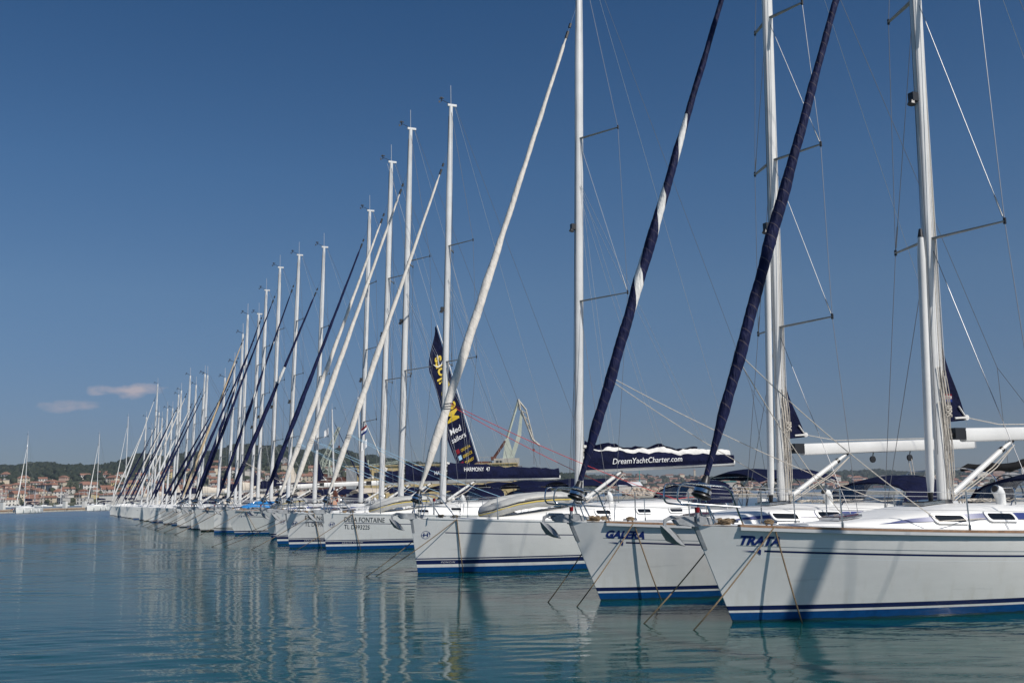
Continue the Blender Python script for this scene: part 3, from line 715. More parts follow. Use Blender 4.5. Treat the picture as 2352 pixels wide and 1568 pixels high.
def make_boat(name, pos, label, cfg, rz=THETA, group=None):
    c = dict(kind='bav', det=1, L=13.0, ms=4.7, rake=0.031, ztop=16.5, spr=[(5.6, 1.15), (9.4, 1.05), (12.8, .8)], gen='gen_navy', gtop=15.2, hull=None,
             boom='clew', covertext=None, mast='alu', dodger=True, bimini=True, canvas='navy', name=None, sheets=None, seed=1, anchor=True, boomlen=5.2, gr=.10, vang=True, flag=None, booms=2.9)
    c.update(cfg); det = c['det']; rn = random.Random(c['seed'])
    har = c['kind'] == 'har'
    H = Hull(L=c['L'], o=.20 if har else .66, zb=1.47 if har else 1.52, zm=1.2, B=4.4 if har else 4.25, ent=2.3)
    if c.get('o') is not None: H.o = c['o']
    b = empty(name, (pos[0], pos[1], 0), rz); tag(b, label, 'sailboat', group)
    nu = (44, 30, 18)[det]
    H.mesh(nu).build('hull', c['hull'] or ('hull_har' if har else 'hull_bav'), b, sharp=55)
    H.deck(nu).build('deck', 'gelcoat', b)
    if det < 2:
        for sd in (-1, 1):
            if har:
                H.rail(sd, .03, .99, .05, .035, .0, .015).build('toe_rail', 'gelcoat2', b)
            else:
                H.rail(sd, .045, .99, .07, .035, .002, .03).build('toe_rail', 'teak', b)
                H.rail(sd, .045, .99, .05, .05, -.052, .045).build('rub_rail', 'alu', b)
    # ---- coachroof
    cx0, cx1 = (1.3, 8.9) if not har else (1.6, 9.4)
    hmax = .40 if not har else .46
    def cw(x):
        return lerp(.28, 1.32, sst(cx0 - 1.2, cx0 + 4.2, x)) - .12 * sst(cx0 + 5, cx1, x)
    def chh(x):
        return hmax * sst(cx0 - .1, cx0 + (3.6 if not har else 4.4), x) * (1 + .12 * sst(5, 8, x)) + .02
    def cside(x, z):   # y of the coachroof side (port, negative) z above its foot
        return -cw(x) * (1 - .13 * z / (.72 * chh(x)))
    secs = []; nx = (26, 18, 10)[det]
    for i in range(nx + 1):
        x = lerp(cx0, cx1, i / nx); w_ = cw(x); h = chh(x); z0 = H.dz(x, w_) - .04
        half = [(w_, 0), (w_ * .91, .5 * h + .04), (w_ * .87, .72 * h + .04), (w_ * .80, .88 * h + .04), (w_ * .62, .97 * h + .04), (w_ * .3, 1.02 * h + .04), (0, 1.035 * h + .04)]
        half[1] = (w_ * (1 - .13 * .5 / .72), .5 * h + .04)
        secs.append([(x, y, z0 + z) for y, z in half] + [(x, -y, z0 + z) for y, z in half[-2::-1]])
    m = MB(); m.loft(secs); n = len(secs[0])
    m.f.append(tuple(range(n - 1, -1, -1))); m.f.append(tuple(range(len(m.v) - n, len(m.v))))
    roof = m.build('coachroof', 'gelcoat', b, sharp=50)
    def ctop(x): return H.dz(x, cw(x)) + 1.03 * chh(x)
    def onside(x, z, out): return Vector((x, cside(x, z) - out, H.dz(x, cw(x)) + z))
    if det < 2:
        wins = [3.75, 4.72, 5.9, 7.0] if not har else [2.55, 3.75, 5.1, 6.4, 7.5]
        for sd in (1, -1):
            for wx_ in wins:
                h = chh(wx_); zc = .50 * h
                if h < .16: continue
                rr = round_rect(.60 if not har else .5, min(.17, h * .62), .06, 3, -.35 if not har else -.15)
                fr = [onside(wx_ + p, zc + q, .0) for p, q in rr]
                m = MB(); k = len(fr)
                inn = round_rect(.50 if not har else .42, min(.105, h * .45), .04, 3, -.35 if not har else -.15)
                outp = [v + Vector((0, -.034, 0)) for v in fr]; innp = [onside(wx_ + p, zc + q, .034) for p, q in inn]
                vs = fr + outp + innp
                fs = [(i, (i + 1) % k, k + (i + 1) % k, k + i) for i in range(k)] + [(k + i, k + (i + 1) % k, 2 * k + (i + 1) % k, 2 * k + i) for i in range(k)]
                if sd < 0: vs = [Vector((v.x, -v.y, v.z)) for v in vs]
                m.add(vs, fs)
                wo_ = m.build('window', 'gelcoat2', roof)
                g = MB(); gp = [onside(wx_ + p * 1.02, zc + q * 1.02, .024) for p, q in inn]
                if sd < 0: gp = [Vector((v.x, -v.y, v.z)) for v in gp]
                g.add(gp, [tuple(range(len(gp)))]); g.build('pane', 'glass', wo_)
            if not har:
                m = MB(); st = []
                for i in range(31):
                    x = lerp(2.5, 8.4, i / 30); h = chh(x); tp = sst(2.5, 3.1, x)
                    lo_, hi_ = .40 * h, .40 * h + (.10 * h / .4) * tp + .002
                    st.append([onside(x, lo_, .014), onside(x, hi_, .014)])
                    if sd < 0: st[-1] = [Vector((v.x, -v.y, v.z)) for v in st[-1]]
                m.loft(st); m.build('stripe', 'navytext', roof)
        # hatches, handrails, ventilators
        for hx, hw in ((cx0 + 1.0, .5), (cx0 + 2.9, .5), (6.1, .42), (7.3, .42)):
            z = ctop(hx) + .008; a = math.atan2(ctop(hx + .3) - ctop(hx - .3), .6)
            hm = MB(); hm.box((hx, 0, z + .03), (hw, hw, .05), ry=-a); ho = hm.build('hatch', 'steel', roof)
            g = MB(); g.box((hx, 0, z + .06), (hw - .08, hw - .08, .02), ry=-a); g.build('pane', 'glass' if hx > 4 else 'purple', ho)
        for sd in (-1, 1):
            yr_ = sd * .88; hr = MB(); xs_ = [5.3, 5.42, 6.3, 6.42, 7.3, 7.42, 8.2, 8.3]
            hr.tube(smooth_path([(5.3, yr_, ctop(5.3) - .05), (5.36, yr_, ctop(5.4) + .05), (8.2, yr_, ctop(8.2) + .05), (8.26, yr_, ctop(8.3) - .05)], .05), .013, 6)
            hr.build('handrail', 'steel', b)
            vt = MB(); vx = c['ms'] + .7; vy = sd * .62; vz = ctop(vx) - .05
            vt.tube([(vx, vy, vz), (vx, vy, vz + .12), (vx - .02, vy, vz + .2), (vx - .06, vy, vz + .27), (vx - .12, vy, vz + .3)], [.09, .085, .1, .1, .085], 10)
            vo = vt.build('ventilator', 'gelcoat2', b)
            vm = MB(); vm.tube([(vx - .115, vy, vz + .298), (vx - .14, vy, vz + .305)], [.062, .06], 10); vm.build('mouth', 'dkplastic', vo)
            vg = MB(); vg.tube(smooth_path([(vx + .2, vy - .13, vz), (vx + .2, vy - .13, vz + .32), (vx + .2, vy + .13, vz + .32), (vx + .2, vy + .13, vz)], .06), .012, 6); vg.build('guard', 'steel', vo)
        # cockpit coamings, wheels
        for sd in (-1, 1):
            m = MB(); sec = []
            for i in range(9):
                x = lerp(cx1 - .25, c['L'] - .6, i / 8); z0, bb = H.sheer(x); y0 = bb - .42; h = .34 - .10 * i / 8
                sec.append([(x, sd * (y0 + .12), z0 - .03), (x, sd * (y0 + .05), z0 + h * .8), (x, sd * (y0 - .05), z0 + h), (x, sd * (y0 - .3), z0 + h), (x, sd * (y0 - .36), z0 - .03)])
            m.loft(sec if sd < 0 else [q[::-1] for q in sec], True, True); m.build('coaming', 'gelcoat', b)
            wn = MB(); wx_ = cx1 + 1.2; z0, bb = H.sheer(wx_); zz = z0 + .3; yy = sd * (bb - .55)
            wn.tube([(wx_, yy, zz), (wx_, yy, zz + .08), (wx_, yy, zz + .15), (wx_, yy, zz + .2)], [.09, .075, .07, .085], 10); wn.build('winch', 'steel', b)
            wl = MB(); wc = Vector((c['L'] - 1.9, sd * .75 if har else 0, H.zm + .62)); R0 = .46
            if har or sd < 0:
                wl.tube([wc + Vector((.05, math.cos(a) * R0, math.sin(a) * R0)) for a in [2 * math.pi * i / 24 for i in range(24)]], .016, 6, closed=True)
                for i in range(6):
                    a = i * math.pi / 3; wl.tube([wc + Vector((.02, 0, 0)), wc + Vector((.05, math.cos(a) * R0, math.sin(a) * R0))], .009, 5)
                wo_ = wl.build('steering_wheel', 'dkplastic', b)
                pd = MB(); pd.loft([[(wc.x - .15 + dx, wc.y + dy, zz) for dx, dy in ((-.12, -.12), (.1, -.1), (.1, .1), (-.12, .12))] for zz in (H.zm - .02, H.zm + .5, H.zm + .72)], True, True); pd.build('pedestal', 'gelcoat2', wo_)
    # ---- spray hood and bimini
    if c['dodger']:
        x0 = (cx1 - 1.1) if har else 6.75; w_ = 1.28; zb = ctop(x0 + .4) - .12
        def arch(x, h, lean, n=15, ww=1.0, zz=zb):
            return [(x + lean * math.sin(math.pi * i / (n - 1)) ** .6, -ww * w_ * math.cos(math.pi * i / (n - 1)), zz + h * math.sin(math.pi * i / (n - 1)) ** .55) for i in range(n)]
        lv = [arch(x0 - .25, .03, .1), arch(x0 + .05, .52, .05), arch(x0 + .25, .62, .1), arch(x0 + .7, .70, .1), arch(x0 + 1.15, .68, .1)]
        m = MB(); m.loft(lv[1:]); dd = m.build('sprayhood', c['canvas'], b)
        g = MB(); g.loft(lv[:2]); g.build('window', 'vinyl', dd)
        if det < 2:
            fr = MB(); fr.tube([Vector(p) + Vector((0, 0, .012)) for p in lv[4]], .014, 6); fr.build('hoop', 'steel', dd)
            fr = MB(); fr.tube([Vector(p) + Vector((0, 0, .012)) for p in lv[1]], .02, 6); fr.build('hoop', c['canvas'], dd)
            for sd in (-1, 1):
                sp = MB(); q = [(x0 - .2, sd * w_ * 1.0, zb), (x0 + .1, sd * w_ * .99, zb + .02), (x0 + .1, sd * w_ * .93, zb + .4)]
                sp.prism(q, (0, sd * .01, 0)); sp.build('side_panel', c['canvas'], dd)
    if c.get('roll'):
        m = MB(); m.tube([(9.2 + .25 * k_, -.5 + .03 * math.sin(k_ * 1.7), 2.42 + .03 * math.sin(k_ * .9) + .012 * k_) for k_ in range(19)], [.05 + .045 * min(1, k_ / 3) + .018 * math.sin(k_ * 2.3) for k_ in range(19)], 10, twist=lambda q, a_: 1 + .25 * math.sin(2 * math.pi * (a_ + q * 5))); bo = m.build('rolled_bimini', 'black', b)
        m = MB(); m.tube(smooth_path([(9.3, -1.5, 1.5), (9.25, -1.35, 2.3), (9.2, -.5, 2.46), (9.2, 1.2, 2.4), (9.3, 1.5, 1.5)], .2), .014, 6); m.build('hoop', 'steel', bo)
    if c['bimini']:
        x0 = cx1 + (.9 if har else .3); x1 = c['L'] + (.4 if har else -.4); zb = c.get('bimz', 2.58); bm_ = c['canvas'] if c['bimini'] is True else c['bimini']; secs = []
        for i in range(9):
            t = i / 8; x = lerp(x0, x1, t); zc = zb + .14 * math.sin(math.pi * t) + .05 * math.sin(9 * t)
            secs.append([(x, y, zc - .32 * abs(y / 1.45) ** 2.6) for y in [(-1.45 + 2.9 * j / 10) for j in range(11)]])
        m = MB(); m.loft(secs); bo = m.build('bimini', bm_, b)
        if det < 2:
            for x in (x0 + .05, (x0 + x1) / 2, x1 - .05):
                fr = MB(); fr.tube(smooth_path([(lerp(x, (x0 + x1) / 2, .7), -1.55, H.zm + .2), (x, -1.44, zb - .35), (x, -1.1, zb - .12), (x, 1.1, zb - .12), (x, 1.44, zb - .35), (lerp(x, (x0 + x1) / 2, .7), 1.55, H.zm + .2)], .25), .013, 6); fr.build('hoop', 'steel', bo)
    # ---- mast
    ms = c['ms']; zd = ctop(ms) - .03; zt = c['ztop']; mm = c['mast']
    def mx(z): return ms + c['rake'] * (z - zd)
    ra = .14 if har else .135
    k = 14
    zz = [lerp(zd, zt, i / k) for i in range(k + 1)]
    m = MB(); m.tube([(mx(z), 0, z) for z in zz], [ra * (1 if z < zt - 3.5 else lerp(1, .62, (z - zt + 3.5) / 3.5)) for z in zz], 14 if det < 2 else 8, ell=(1.0, .62), upv=(1, 0, 0))
    mast = m.build('mast', mm, b)
    if det < 2:
        tr = MB(); tr.tube([(mx(z) + ra * .98, 0, z) for z in (zd + .5, zt - 3.6)], .012, 4); tr.build('sail_track', 'dkplastic' if har else 'wire', mast)
        col = MB(); col.tube([(ms - .003, 0, zd - .03), (ms - .003, 0, zd + .10)], [ra * 1.5, ra * 1.15], 12, ell=(1, .75), upv=(1, 0, 0)); col.build('collar', 'dkplastic', mast)
        hd = MB(); hd.box((mx(zt) + .05, 0, zt + .02), (.42, .09, .1)); hd.build('masthead', mm, mast)
        lt = MB(); z = c['spr'][0][0] * .55 + c['spr'][1][0] * .45 if har else (c['spr'][0][0] + c['spr'][1][0]) / 2 + .35
        lt.box((mx(z) - ra - .06, 0, z), (.14, .13, .17)); lt.tube([(mx(z) - ra - .1, 0, z - .07), (mx(z) - ra - .12, 0, z - .15)], [.06, .08], 8); lt.build('deck_light', 'dkplastic', mast)
    if det < 2:
        for yo, xo in ((-.06, -1.0), (.05, -1.02), (-.07, .75)):
            m = MB(); m.tube([(mx(zd + .9) + xo * (ra + .012), yo, zd + .9), (mx(zt - .5) + xo * (ra * .6 + .01), yo * .6, zt - .5)], .0075, 4); m.build('halyard', 'wire' if xo < 0 else 'rope', b)
    an = MB(); an.tube([(mx(zt), 0, zt), (mx(zt), .0, zt + .95)], .012 if det < 2 else .02, 5); an.build('antenna', 'wire_lit', mast)
    wv = MB(); wv.tube([(mx(zt), 0, zt + .06), (mx(zt) - .45, 0, zt + .22)], .012 if det < 2 else .02, 5)
    wv.tube([(mx(zt) - .45, 0, zt + .14), (mx(zt) - .45, 0, zt + .3)], .025, 5)
    for a in range(3): wv.box((mx(zt) - .45 + .07 * math.cos(a * 2.1), .07 * math.sin(a * 2.1), zt + .3), (.06, .06, .045))
    wv.prism([(mx(zt) - .48, 0, zt + .1), (mx(zt) - .58, 0, zt + .06), (mx(zt) - .58, 0, zt + .2)], (0, .01, 0)); wv.build('wind_vane', 'dkplastic', mast)
    # spreaders and standing rigging
    cpx = ms + .35; z0, bb = H.sheer(cpx); cpy = (bb - .12) if not har else 1.42
    wr = .0065 if det == 0 else (.008 if det == 1 else .011)
    tips = {}
    for sd in (-1, 1):
        path = [(cpx, sd * cpy, z0 + .03)]
        for (sz, sl_) in c['spr']:
            tip = Vector((mx(sz) + sl_ * (.58 if har else .35), sd * sl_, sz + .06)); tips[(sd, sz)] = tip
            sp = MB(); sp.tube([(mx(sz) + .02, sd * ra * .5, sz), tip], [.055, .034], 6, ell=(.5, 1), upv=(0, 0, 1)); so_ = sp.build('spreader', 'spreader', mast)
            if det < 2:
                e = MB(); e.tube([tip + Vector((0, 0, -.05)), tip + Vector((0, 0, .06))], .028, 6); e.build('tip_boot', 'dkplastic', so_)
            path.append(tip)
        path.append((mx(zt - .3), sd * .05, zt - .3))
        m = MB(); m.tube(path, wr, 5); m.build('cap_shroud', 'wire', b)
        m = MB(); m.tube([(cpx - .05, sd * (cpy - .05), z0 + .03), (mx(c['spr'][0][0] - .2), sd * .07, c['spr'][0][0] - .2)], wr, 5); m.build('lower_shroud', 'wire', b)
        for i in range(len(c['spr']) - 1):
            a_ = tips[(sd, c['spr'][i][0])]; zn = c['spr'][i + 1][0] - .15
            m = MB(); m.tube([a_, (mx(zn), sd * .07, zn)], wr, 5)
            if det < 2: m.tube([a_ + (Vector((mx(zn), sd * .07, zn)) - a_) * .02, a_ + (Vector((mx(zn), sd * .07, zn)) - a_) * .11], .014, 5)
            m.build('diagonal_shroud', 'shroud_lit' if sd < 0 else 'wire', b)  # port side takes the lightened wire, starboard the dark one: lit side by colour
        if det < 2:
            m = MB(); m.tube([(cpx, sd * cpy, z0 + .02), Vector((cpx, sd * cpy, z0 + .02)).lerp(Vector(path[1]), .07)], .016, 6); m.build('turnbuckle', 'steel', b)
    st = Vector((c['L'] - .1, 0, H.zm + .1)); top = Vector((mx(zt) + .2, 0, zt)); jn = st.lerp(top, .22)
    m = MB(); m.tube([top, jn], wr, 5); m.build('backstay', 'wire', b)
    for sd in (-1, 1):
        m = MB(); m.tube([jn, st + Vector((0, sd * 1.35, 0))], wr, 5); m.build('backstay_leg', 'wire', b)
    # ---- forestay, furled genoa, furling drum
    fs = Vector((-H.o + .02, 0, H.zb + .05)); ft = Vector((mx(c['gtop']) - ra * .9, 0, c['gtop']))
    def fsp(t): return fs.lerp(ft, t)
    Lf = (ft - fs).length
    m = MB(); m.tube([fs, ft], .014 if det < 2 else .02, 6); m.build('forestay', 'steel', b)
    if c['gen']:
        ng, sg = ((150, 18), (70, 12), (26, 8))[det]
        t0, t1_ = .78 / Lf, 1 - 1.1 / Lf
        gr = c['gr']; rs = []; pts = []
        ph0 = rn.random() * 6
        for i in range(ng + 1):
            q = i / ng; p = fsp(lerp(t0, t1_, q))
            f = (.42 + .58 * sst(0, .09, q)) * (1 - .62 * max(0, (q - .25) / .75) ** .9) * (1 + .22 * math.exp(-((q - .38) / .10) ** 2)) * (1 + .05 * math.sin(q * 37 + ph0) + .04 * math.sin(q * 83 + ph0) + .05 * noise.noise(Vector((q * 30, ph0, 0))))
            if q > .985: f *= .6
            rs.append(gr * f); wob = .018 * math.sin(q * 21 + ph0) * (det == 0)
            pts.append(p + Vector((wob * .3, wob, 0)))
        tw_ = (lambda q, a: 1 + .085 * (((a + q * 62) % 1.0) - .5) + .05 * math.sin(2 * math.pi * (a + q * 9))) if det == 0 else (lambda q, a: 1 + .10 * (((a + q * 40) % 1.0) - .5) + .06 * math.sin(2 * math.pi * (a + q * 7))) if det == 1 else None
        m = MB(); m.tube(pts, rs, sg, twist=tw_, seam=True); go = m.build('furled_genoa', c['gen'], b, sharp=60)
        e = MB(); e.tube([fsp(t1_), fsp(t1_ + .25 / Lf)], .05, 6); e.tube([fsp(t1_ + .4 / Lf), fsp(t1_ + .55 / Lf)], .045, 6); e.build('top_swivel', 'dkplastic', b)
        if det < 2:
            dr = MB(); d0 = .42 / Lf
            dr.tube([fsp(d0 + s_ / Lf) for s_ in (0, .03, .031, .06, .12, .121, .15, .2, .24, .34)], [.15, .15, .11, .14, .14, .11, .13, .10, .075, .055], 16); do = dr.build('furling_drum', 'dkplastic', b)
            d2 = MB(); d2.tube([fsp(d0 + s_ / Lf) for s_ in (-.03, 0, .025)], [.10, .165, .155], 16); d2.build('drum_guard', 'dkplastic', do); d2 = MB(); d2.tube([fsp(d0 + .06 / Lf), fsp(d0 + .115 / Lf)], .143, 16); d2.build('drum_band', 'steel', do); d2 = MB(); d2.tube([fsp(d0 + .16 / Lf), fsp(d0 + .21 / Lf)], [.128, .10], 16); d2.build('drum_band', 'steel', do)
            tg = MB(); tg.tube([fsp(-.1 / Lf), fsp(.40 / Lf)], .022, 6); tg.build('tack_link', 'galv', do)
            if c['sheets']:
                sz = c.get('sheetz', 4.3); q = (sz - fs.z) / (ft.z - fs.z); cp = fsp(q)
                for sd in (-1, 1):
                    en = c.get('sheetend', (5.5, 1.15)); ev = Vector((en[0], sd * en[1], H.dz(en[0], en[1]) + .12))
                    if en[0] > cx0 and abs(en[1]) < cw(en[0]): ev.z = ctop(en[0]) + .03
                    m = MB(); m.tube(sag(cp + Vector((.05, sd * gr * .8, 0)), ev, .12, 14) + [ev + Vector((cx1 - ev.x, sd * .1, .12))], .0085 if det == 0 else .0095, 6); m.build('genoa_sheet', c['sheets'], b)
                ln = MB()
                for kk in range(5 if 'cream' not in c['gen'] else 3):
                    qq = q + (kk - 2) * .004; pc_ = fsp(qq); rr_ = gr * 1.03
                    ln.tube([pc_ + Vector((math.cos(a) * rr_, math.sin(a) * rr_, .02 * math.sin(a + kk))) for a in [2 * math.pi * i / 12 for i in range(12)]], .008, 5, closed=True)
                ln.build('lashing', 'whitecloth' if 'navy' in c['gen'] or 'trata' in c['gen'] or 'galera' in c['gen'] else 'wire', go)
    # ---- boom and mainsail
    bz = c['booms']; bx0 = mx(bz) + ra + .42 if c['boom'] == 'clew' else mx(bz) + ra + .05; bx1 = bx0 + c['boomlen']
    def bmz(x): return bz + c.get('boomup', .02) * (x - bx0)
    if c['boom']:
        hw, hh = (.085, .125) if c['boom'] == 'clew' else (.09, .115)
        sec = round_rect(2 * hw, 2 * hh, .05, 2) if c['boom'] == 'clew' else [(hw * math.cos(a), hh * math.sin(a)) for a in [2 * math.pi * i / 14 for i in range(14)]]
        m = MB(); m.loft([[(x, p, bmz(x) + q) for p, q in sec][::-1] for x in (bx0, bx0 + c['boomlen'] * .5, bx1)], True, True); bo = m.build('boom', 'mastwhite', b)
        if c['boom'] == 'clew' and det < 2:
            g = MB(); g.tube([(bx0 - .42, 0, bmz(bx0)), (bx0 - .2, 0, bmz(bx0))], .035, 8); g.box((bx0 - .12, 0, bmz(bx0) + .02), (.26, .15, .21)); g.build('gooseneck', 'dkplastic', bo)
            e = MB(); e.box((bx1 + .03, 0, bmz(bx1)), (.06, .15, .22)); e.build('end_cap', 'galv', bo)
            if det == 0:
                for xo in (2.0, 3.1, 3.75, 4.35):
                    if xo < c['boomlen']:
                        k_ = MB(); xx = bx0 + xo; z = bmz(xx) - .125; k_.tube([(xx, 0, z), (xx - .02, 0, z - .07)], .012, 6); k_.tube([(xx - .03, -.02, z - .15), (xx - .03, .02, z - .15)], [.075, .075], 12); k_.build('block', 'dkplastic', bo)
                tb = Vector((cx1 - .75, -.2, ctop(cx1 - .75)))
                for xo in (3.1, 3.75, 4.35):
                    if xo < c['boomlen']:
                        k_ = MB(); xx = bx0 + xo; k_.tube([(xx - .03, -.05, bmz(xx) - .3), tb], .009, 5); k_.tube([(xx - .03, .05, bmz(xx) - .3), tb + Vector((.05, .1, 0))], .009, 5); k_.build('mainsheet', 'rope', b)
    if c['boom'] == 'clew':
        zt_ = c.get('clewtop', 4.5); cl_ = Vector((mx(zt_) + .62, 0, bz + .32))
        m = MB(); rows = []
        for i in range(9):
            t = i / 8; zz_ = lerp(bz + .22, zt_, t); xa = mx(zz_) + ra * .8; ed = cl_.lerp(Vector((mx(zt_) + ra, 0, zt_)), max(0, (zz_ - cl_.z) / (zt_ - cl_.z))) if zz_ > cl_.z else cl_
            rows.append([(lerp(xa, ed.x - .02 * math.sin(math.pi * t), j / 4), .015 * math.sin(j * 2.1 + i) + .01, zz_ if zz_ > cl_.z or j == 0 else lerp(zz_, cl_.z - .05, j / 4)) for j in range(5)])
        m.loft(rows); m.loft([[(p[0], p[1] - .012, p[2]) for p in r][::-1] for r in rows]); so2 = m.build('furled_mainsail_clew', c['canvas'], b)
        if det < 2:
            k_ = MB(); k_.tube([cl_ + Vector((-.30, -.02, -.02)), cl_ + Vector((.02, -.02, 0))], .02, 6); k_.tube([cl_ + Vector((-.18, -.02, .2)), cl_], .016, 6); k_.tube([cl_ + Vector((.0, -.03, 0)), cl_ + Vector((.0, .03, 0))], .05, 10); k_.build('clew_ring', 'whitecloth', so2)
            m = MB(); m.tube([cl_, (bx0 + .95, 0, bmz(bx0) + .2), (bx1, 0, bmz(bx1) + .14)], .009, 5); m.build('outhaul', 'rope', b)
    if c['boom'] in ('cover', 'stack'):
        # navy cover lying along the boom; lumpy loft
        h0, h1 = c.get('coverh', (.62, .26)); ncx = (46, 26, 12)[det]
        def cs(x):
            t = max(0.0, (x - bx0) / (bx1 - bx0)); return t, lerp(h0, h1, t ** .85) * (1 + .16 * noise.noise(Vector((t * 9, c['seed'], .5))) + .08 * noise.noise(Vector((t * 30, c['seed'], 4)))), .17 * (1 - .35 * t)
        def cov_y(x, z):
            t, h, w_ = cs(x); q = (z - bmz(x)) / h; q = max(0, min(1, q))
            return w_ * (max(0, 1 - q ** 1.7)) ** .5 * (.72 + .28 * sst(0, .25, q)) + .012
        secs = []; nseg = 9; x00 = bx0 - .02; x11 = bx1 - .05
        for i in range(ncx + 1):
            x = lerp(x00, x11, i / ncx); t, h, w_ = cs(x); zlo = -.05; topk = 1.0 if c['boom'] == 'cover' else .72 - .15 * t
            wr_ = .05 * noise.noise(Vector((x * 5, 1.3, c['seed']))) + .03 * noise.noise(Vector((x * 14, 2.3, c['seed'])))
            pts = []
            for sd in (-1, 1):
                seq = [zlo + (topk - zlo) * j / nseg for j in range(nseg + 1)]
                if sd > 0: seq = seq[::-1]
                for q in seq: pts.append((x, sd * (cov_y(x, bmz(x) + max(0, q) * h) + wr_ * q), bmz(x) + q * h + (.02 * math.sin(x * 11) if q > .6 else 0)))
            secs.append(pts)
        m = MB(); m.loft([q[::-1] for q in secs], False, True); cv = m.build('sail_cover', 'navy' if c['canvas'] == 'navy' else c['canvas'], b, sharp=70)
        if c['boom'] == 'stack':
            m = MB(); secs = []
            for i in range(61):
                x = lerp(x00 + .05, x11 - .1, i / 60); t, h, w_ = cs(x); n1_ = 1.2 * noise.noise(Vector((x * 1.7, 3.1, 0))) + 1.2 * noise.noise(Vector((x * 5.1, 7.7, 0)))
                zt_ = h * (.84 + .05 * n1_ + .10 * t) if t > .12 else h * .75
                secs.append([(x, .10 * (1 - .3 * t) * math.cos(a) * (1 + .5 * noise.noise(Vector((x * 6, a * 1.5, 2)))), bmz(x) + h * .4 + (zt_ - h * .4) * max(0, math.sin(a)) ** .7) for a in [math.pi * j / 10 for j in range(11)]])
            m.loft(secs, False, True); m.build('flaked_sail', 'whitecloth', cv, sharp=70)
            fp = MB(); rows = []
            for i in range(31):
                x = lerp(x00 + .1, x11 - 1.2, i / 30); t, h, w_ = cs(x); z1 = bmz(x) + h * (1.0 + .14 * noise.noise(Vector((x * 2, 5.5, 0))))
                rows.append([(x, .13, bmz(x) + h * .6), (x, .16 + .02 * math.sin(x * 8), lerp(bmz(x) + h * .6, z1, .6)), (x, .10, z1)])
            fp.loft(rows); fp.build('cover_flap', 'navy', cv)
        if c['covertext']:
            tx, x_, z_, wdt, mt_, shr, bld, hgt = c['covertext']
            put_text('lettering', tx, lambda a_, b_: Vector((bx0 + x_ + a_, -cov_y(bx0 + x_ + a_, bmz(bx0 + x_ + a_) + z_ + b_) - .02, bmz(bx0 + x_ + a_) + z_ + b_)), mt_, cv, wdt, shr, bld, hgt)
        if det < 2:
            fm = MB()
            for kk in range(6): fm.box((mx(bz) + ra + .03 + .03 * (kk % 2), 0, bz + .1 + kk * .11), (.12, .10 + .03 * (kk % 3), .08), ry=.2 * (kk % 3 - 1))
            fm.build('stacked_sail_luff', 'whitecloth', b)
            for t in (.18, .5, .82):   # lazy jacks
                x = lerp(bx0, bx1, t); _, h, _w = cs(x)
                for sd in (-1, 1):
                    m = MB(); m.tube([(x, sd * .12, bmz(x) + h * .9), (mx(c['spr'][1][0] - 1.5), sd * .12, c['spr'][1][0] - 1.5)], .005, 4); m.build('lazy_jack', 'wire_lit', b)
    if c['boom'] and c.get('boomtext'):
        tx, x_, wdt, mt_, shr = c['boomtext']
        put_text('lettering', tx, lambda a_, b_: Vector((bx0 + x_ + a_, -.095, bmz(bx0 + x_ + a_) - .06 + b_)), mt_, bo, wdt, shr, 0.0)
    if c['boom'] and c['vang']:
        va = Vector((mx(zd + .12) + ra + .03, 0, zd + .16)); vb = Vector((bx0 + 1.25, 0, bmz(bx0 + 1.25) - .12))
        m = MB(); m.tube([va, va.lerp(vb, .82)], .052, 10); m.tube([va.lerp(vb, .82), vb], .036, 10); vo = m.build('vang', 'mastwhite', b)
        if det < 2:
            
            for q0_, q1_, r0_ in ((.80, .84, .058), (.97, 1.0, .045), (0, .03, .06)): m = MB(); m.tube([va.lerp(vb, q0_), va.lerp(vb, q1_)], r0_, 9); m.build('vang_fitting', 'dkplastic', vo)
            for o_ in (-.05, .05):
                m = MB(); m.tube([va + Vector((.05, o_, -.08)), va.lerp(vb, .62) + Vector((.12, o_, -.12)), vb + Vector((.05, 0, -.08))], .009, 5); m.build('vang_tackle', 'rope', b)
    if det < 2 and c['boom']:
        m = MB(); m.tube([(bx1, 0, bmz(bx1) + .12), (mx(zt) + .2, 0, zt - .05)], .006, 4); m.build('topping_lift', 'wire_lit', b)
    # ---- pulpit, stanchions, lifelines, anchor, cleats
    if det < 2:
        of = -H.o
        for sd in (-1, 1):
            def bp(x, ins=.06): z, bb = H.sheer(x); return Vector((x, sd * (bb - ins), z + .03))
            if not har:
                leg = bp(of + .70); leg2 = bp(of + .30)
                topa = Vector((of + .41, sd * .42, 2.11)); topf = Vector((of - .36, sd * .22, 2.19)); lowf = Vector((of - .42, sd * .18, 1.88)); lowa = Vector((of + .56, sd * .48, 1.79))
                pp = [leg, topa, topf, lowf, lowa]
            else:
                leg = bp(of + 1.1); leg2 = bp(of + .3)
                topa = Vector((of + .62, sd * .46, 2.10)); topf = Vector((of + .16, sd * .30, 2.12)); lowf = Vector((of + .10, sd * .22, 1.80)); lowa = Vector((of + .86, sd * .55, 1.77))
                pp = [leg, topa, topf, Vector((of + .18, sd * .14, H.zb + .03))]
            m = MB(); m.tube(smooth_path(pp, .13, 5), .0145, 8); po = m.build('pulpit', 'steel', b)
            m = MB(); m.tube([leg2, leg2 + Vector((-.12 if not har else .1, -sd * .02, .34)), lowa.lerp(lowf, .45) if not har else topa.lerp(topf, .5)], .0125, 8); m.build('pulpit_leg', 'steel', po)
            if har:
                m = MB(); m.tube([lowa, lowf], .0125, 8); m.build('pulpit_rail', 'steel', po)
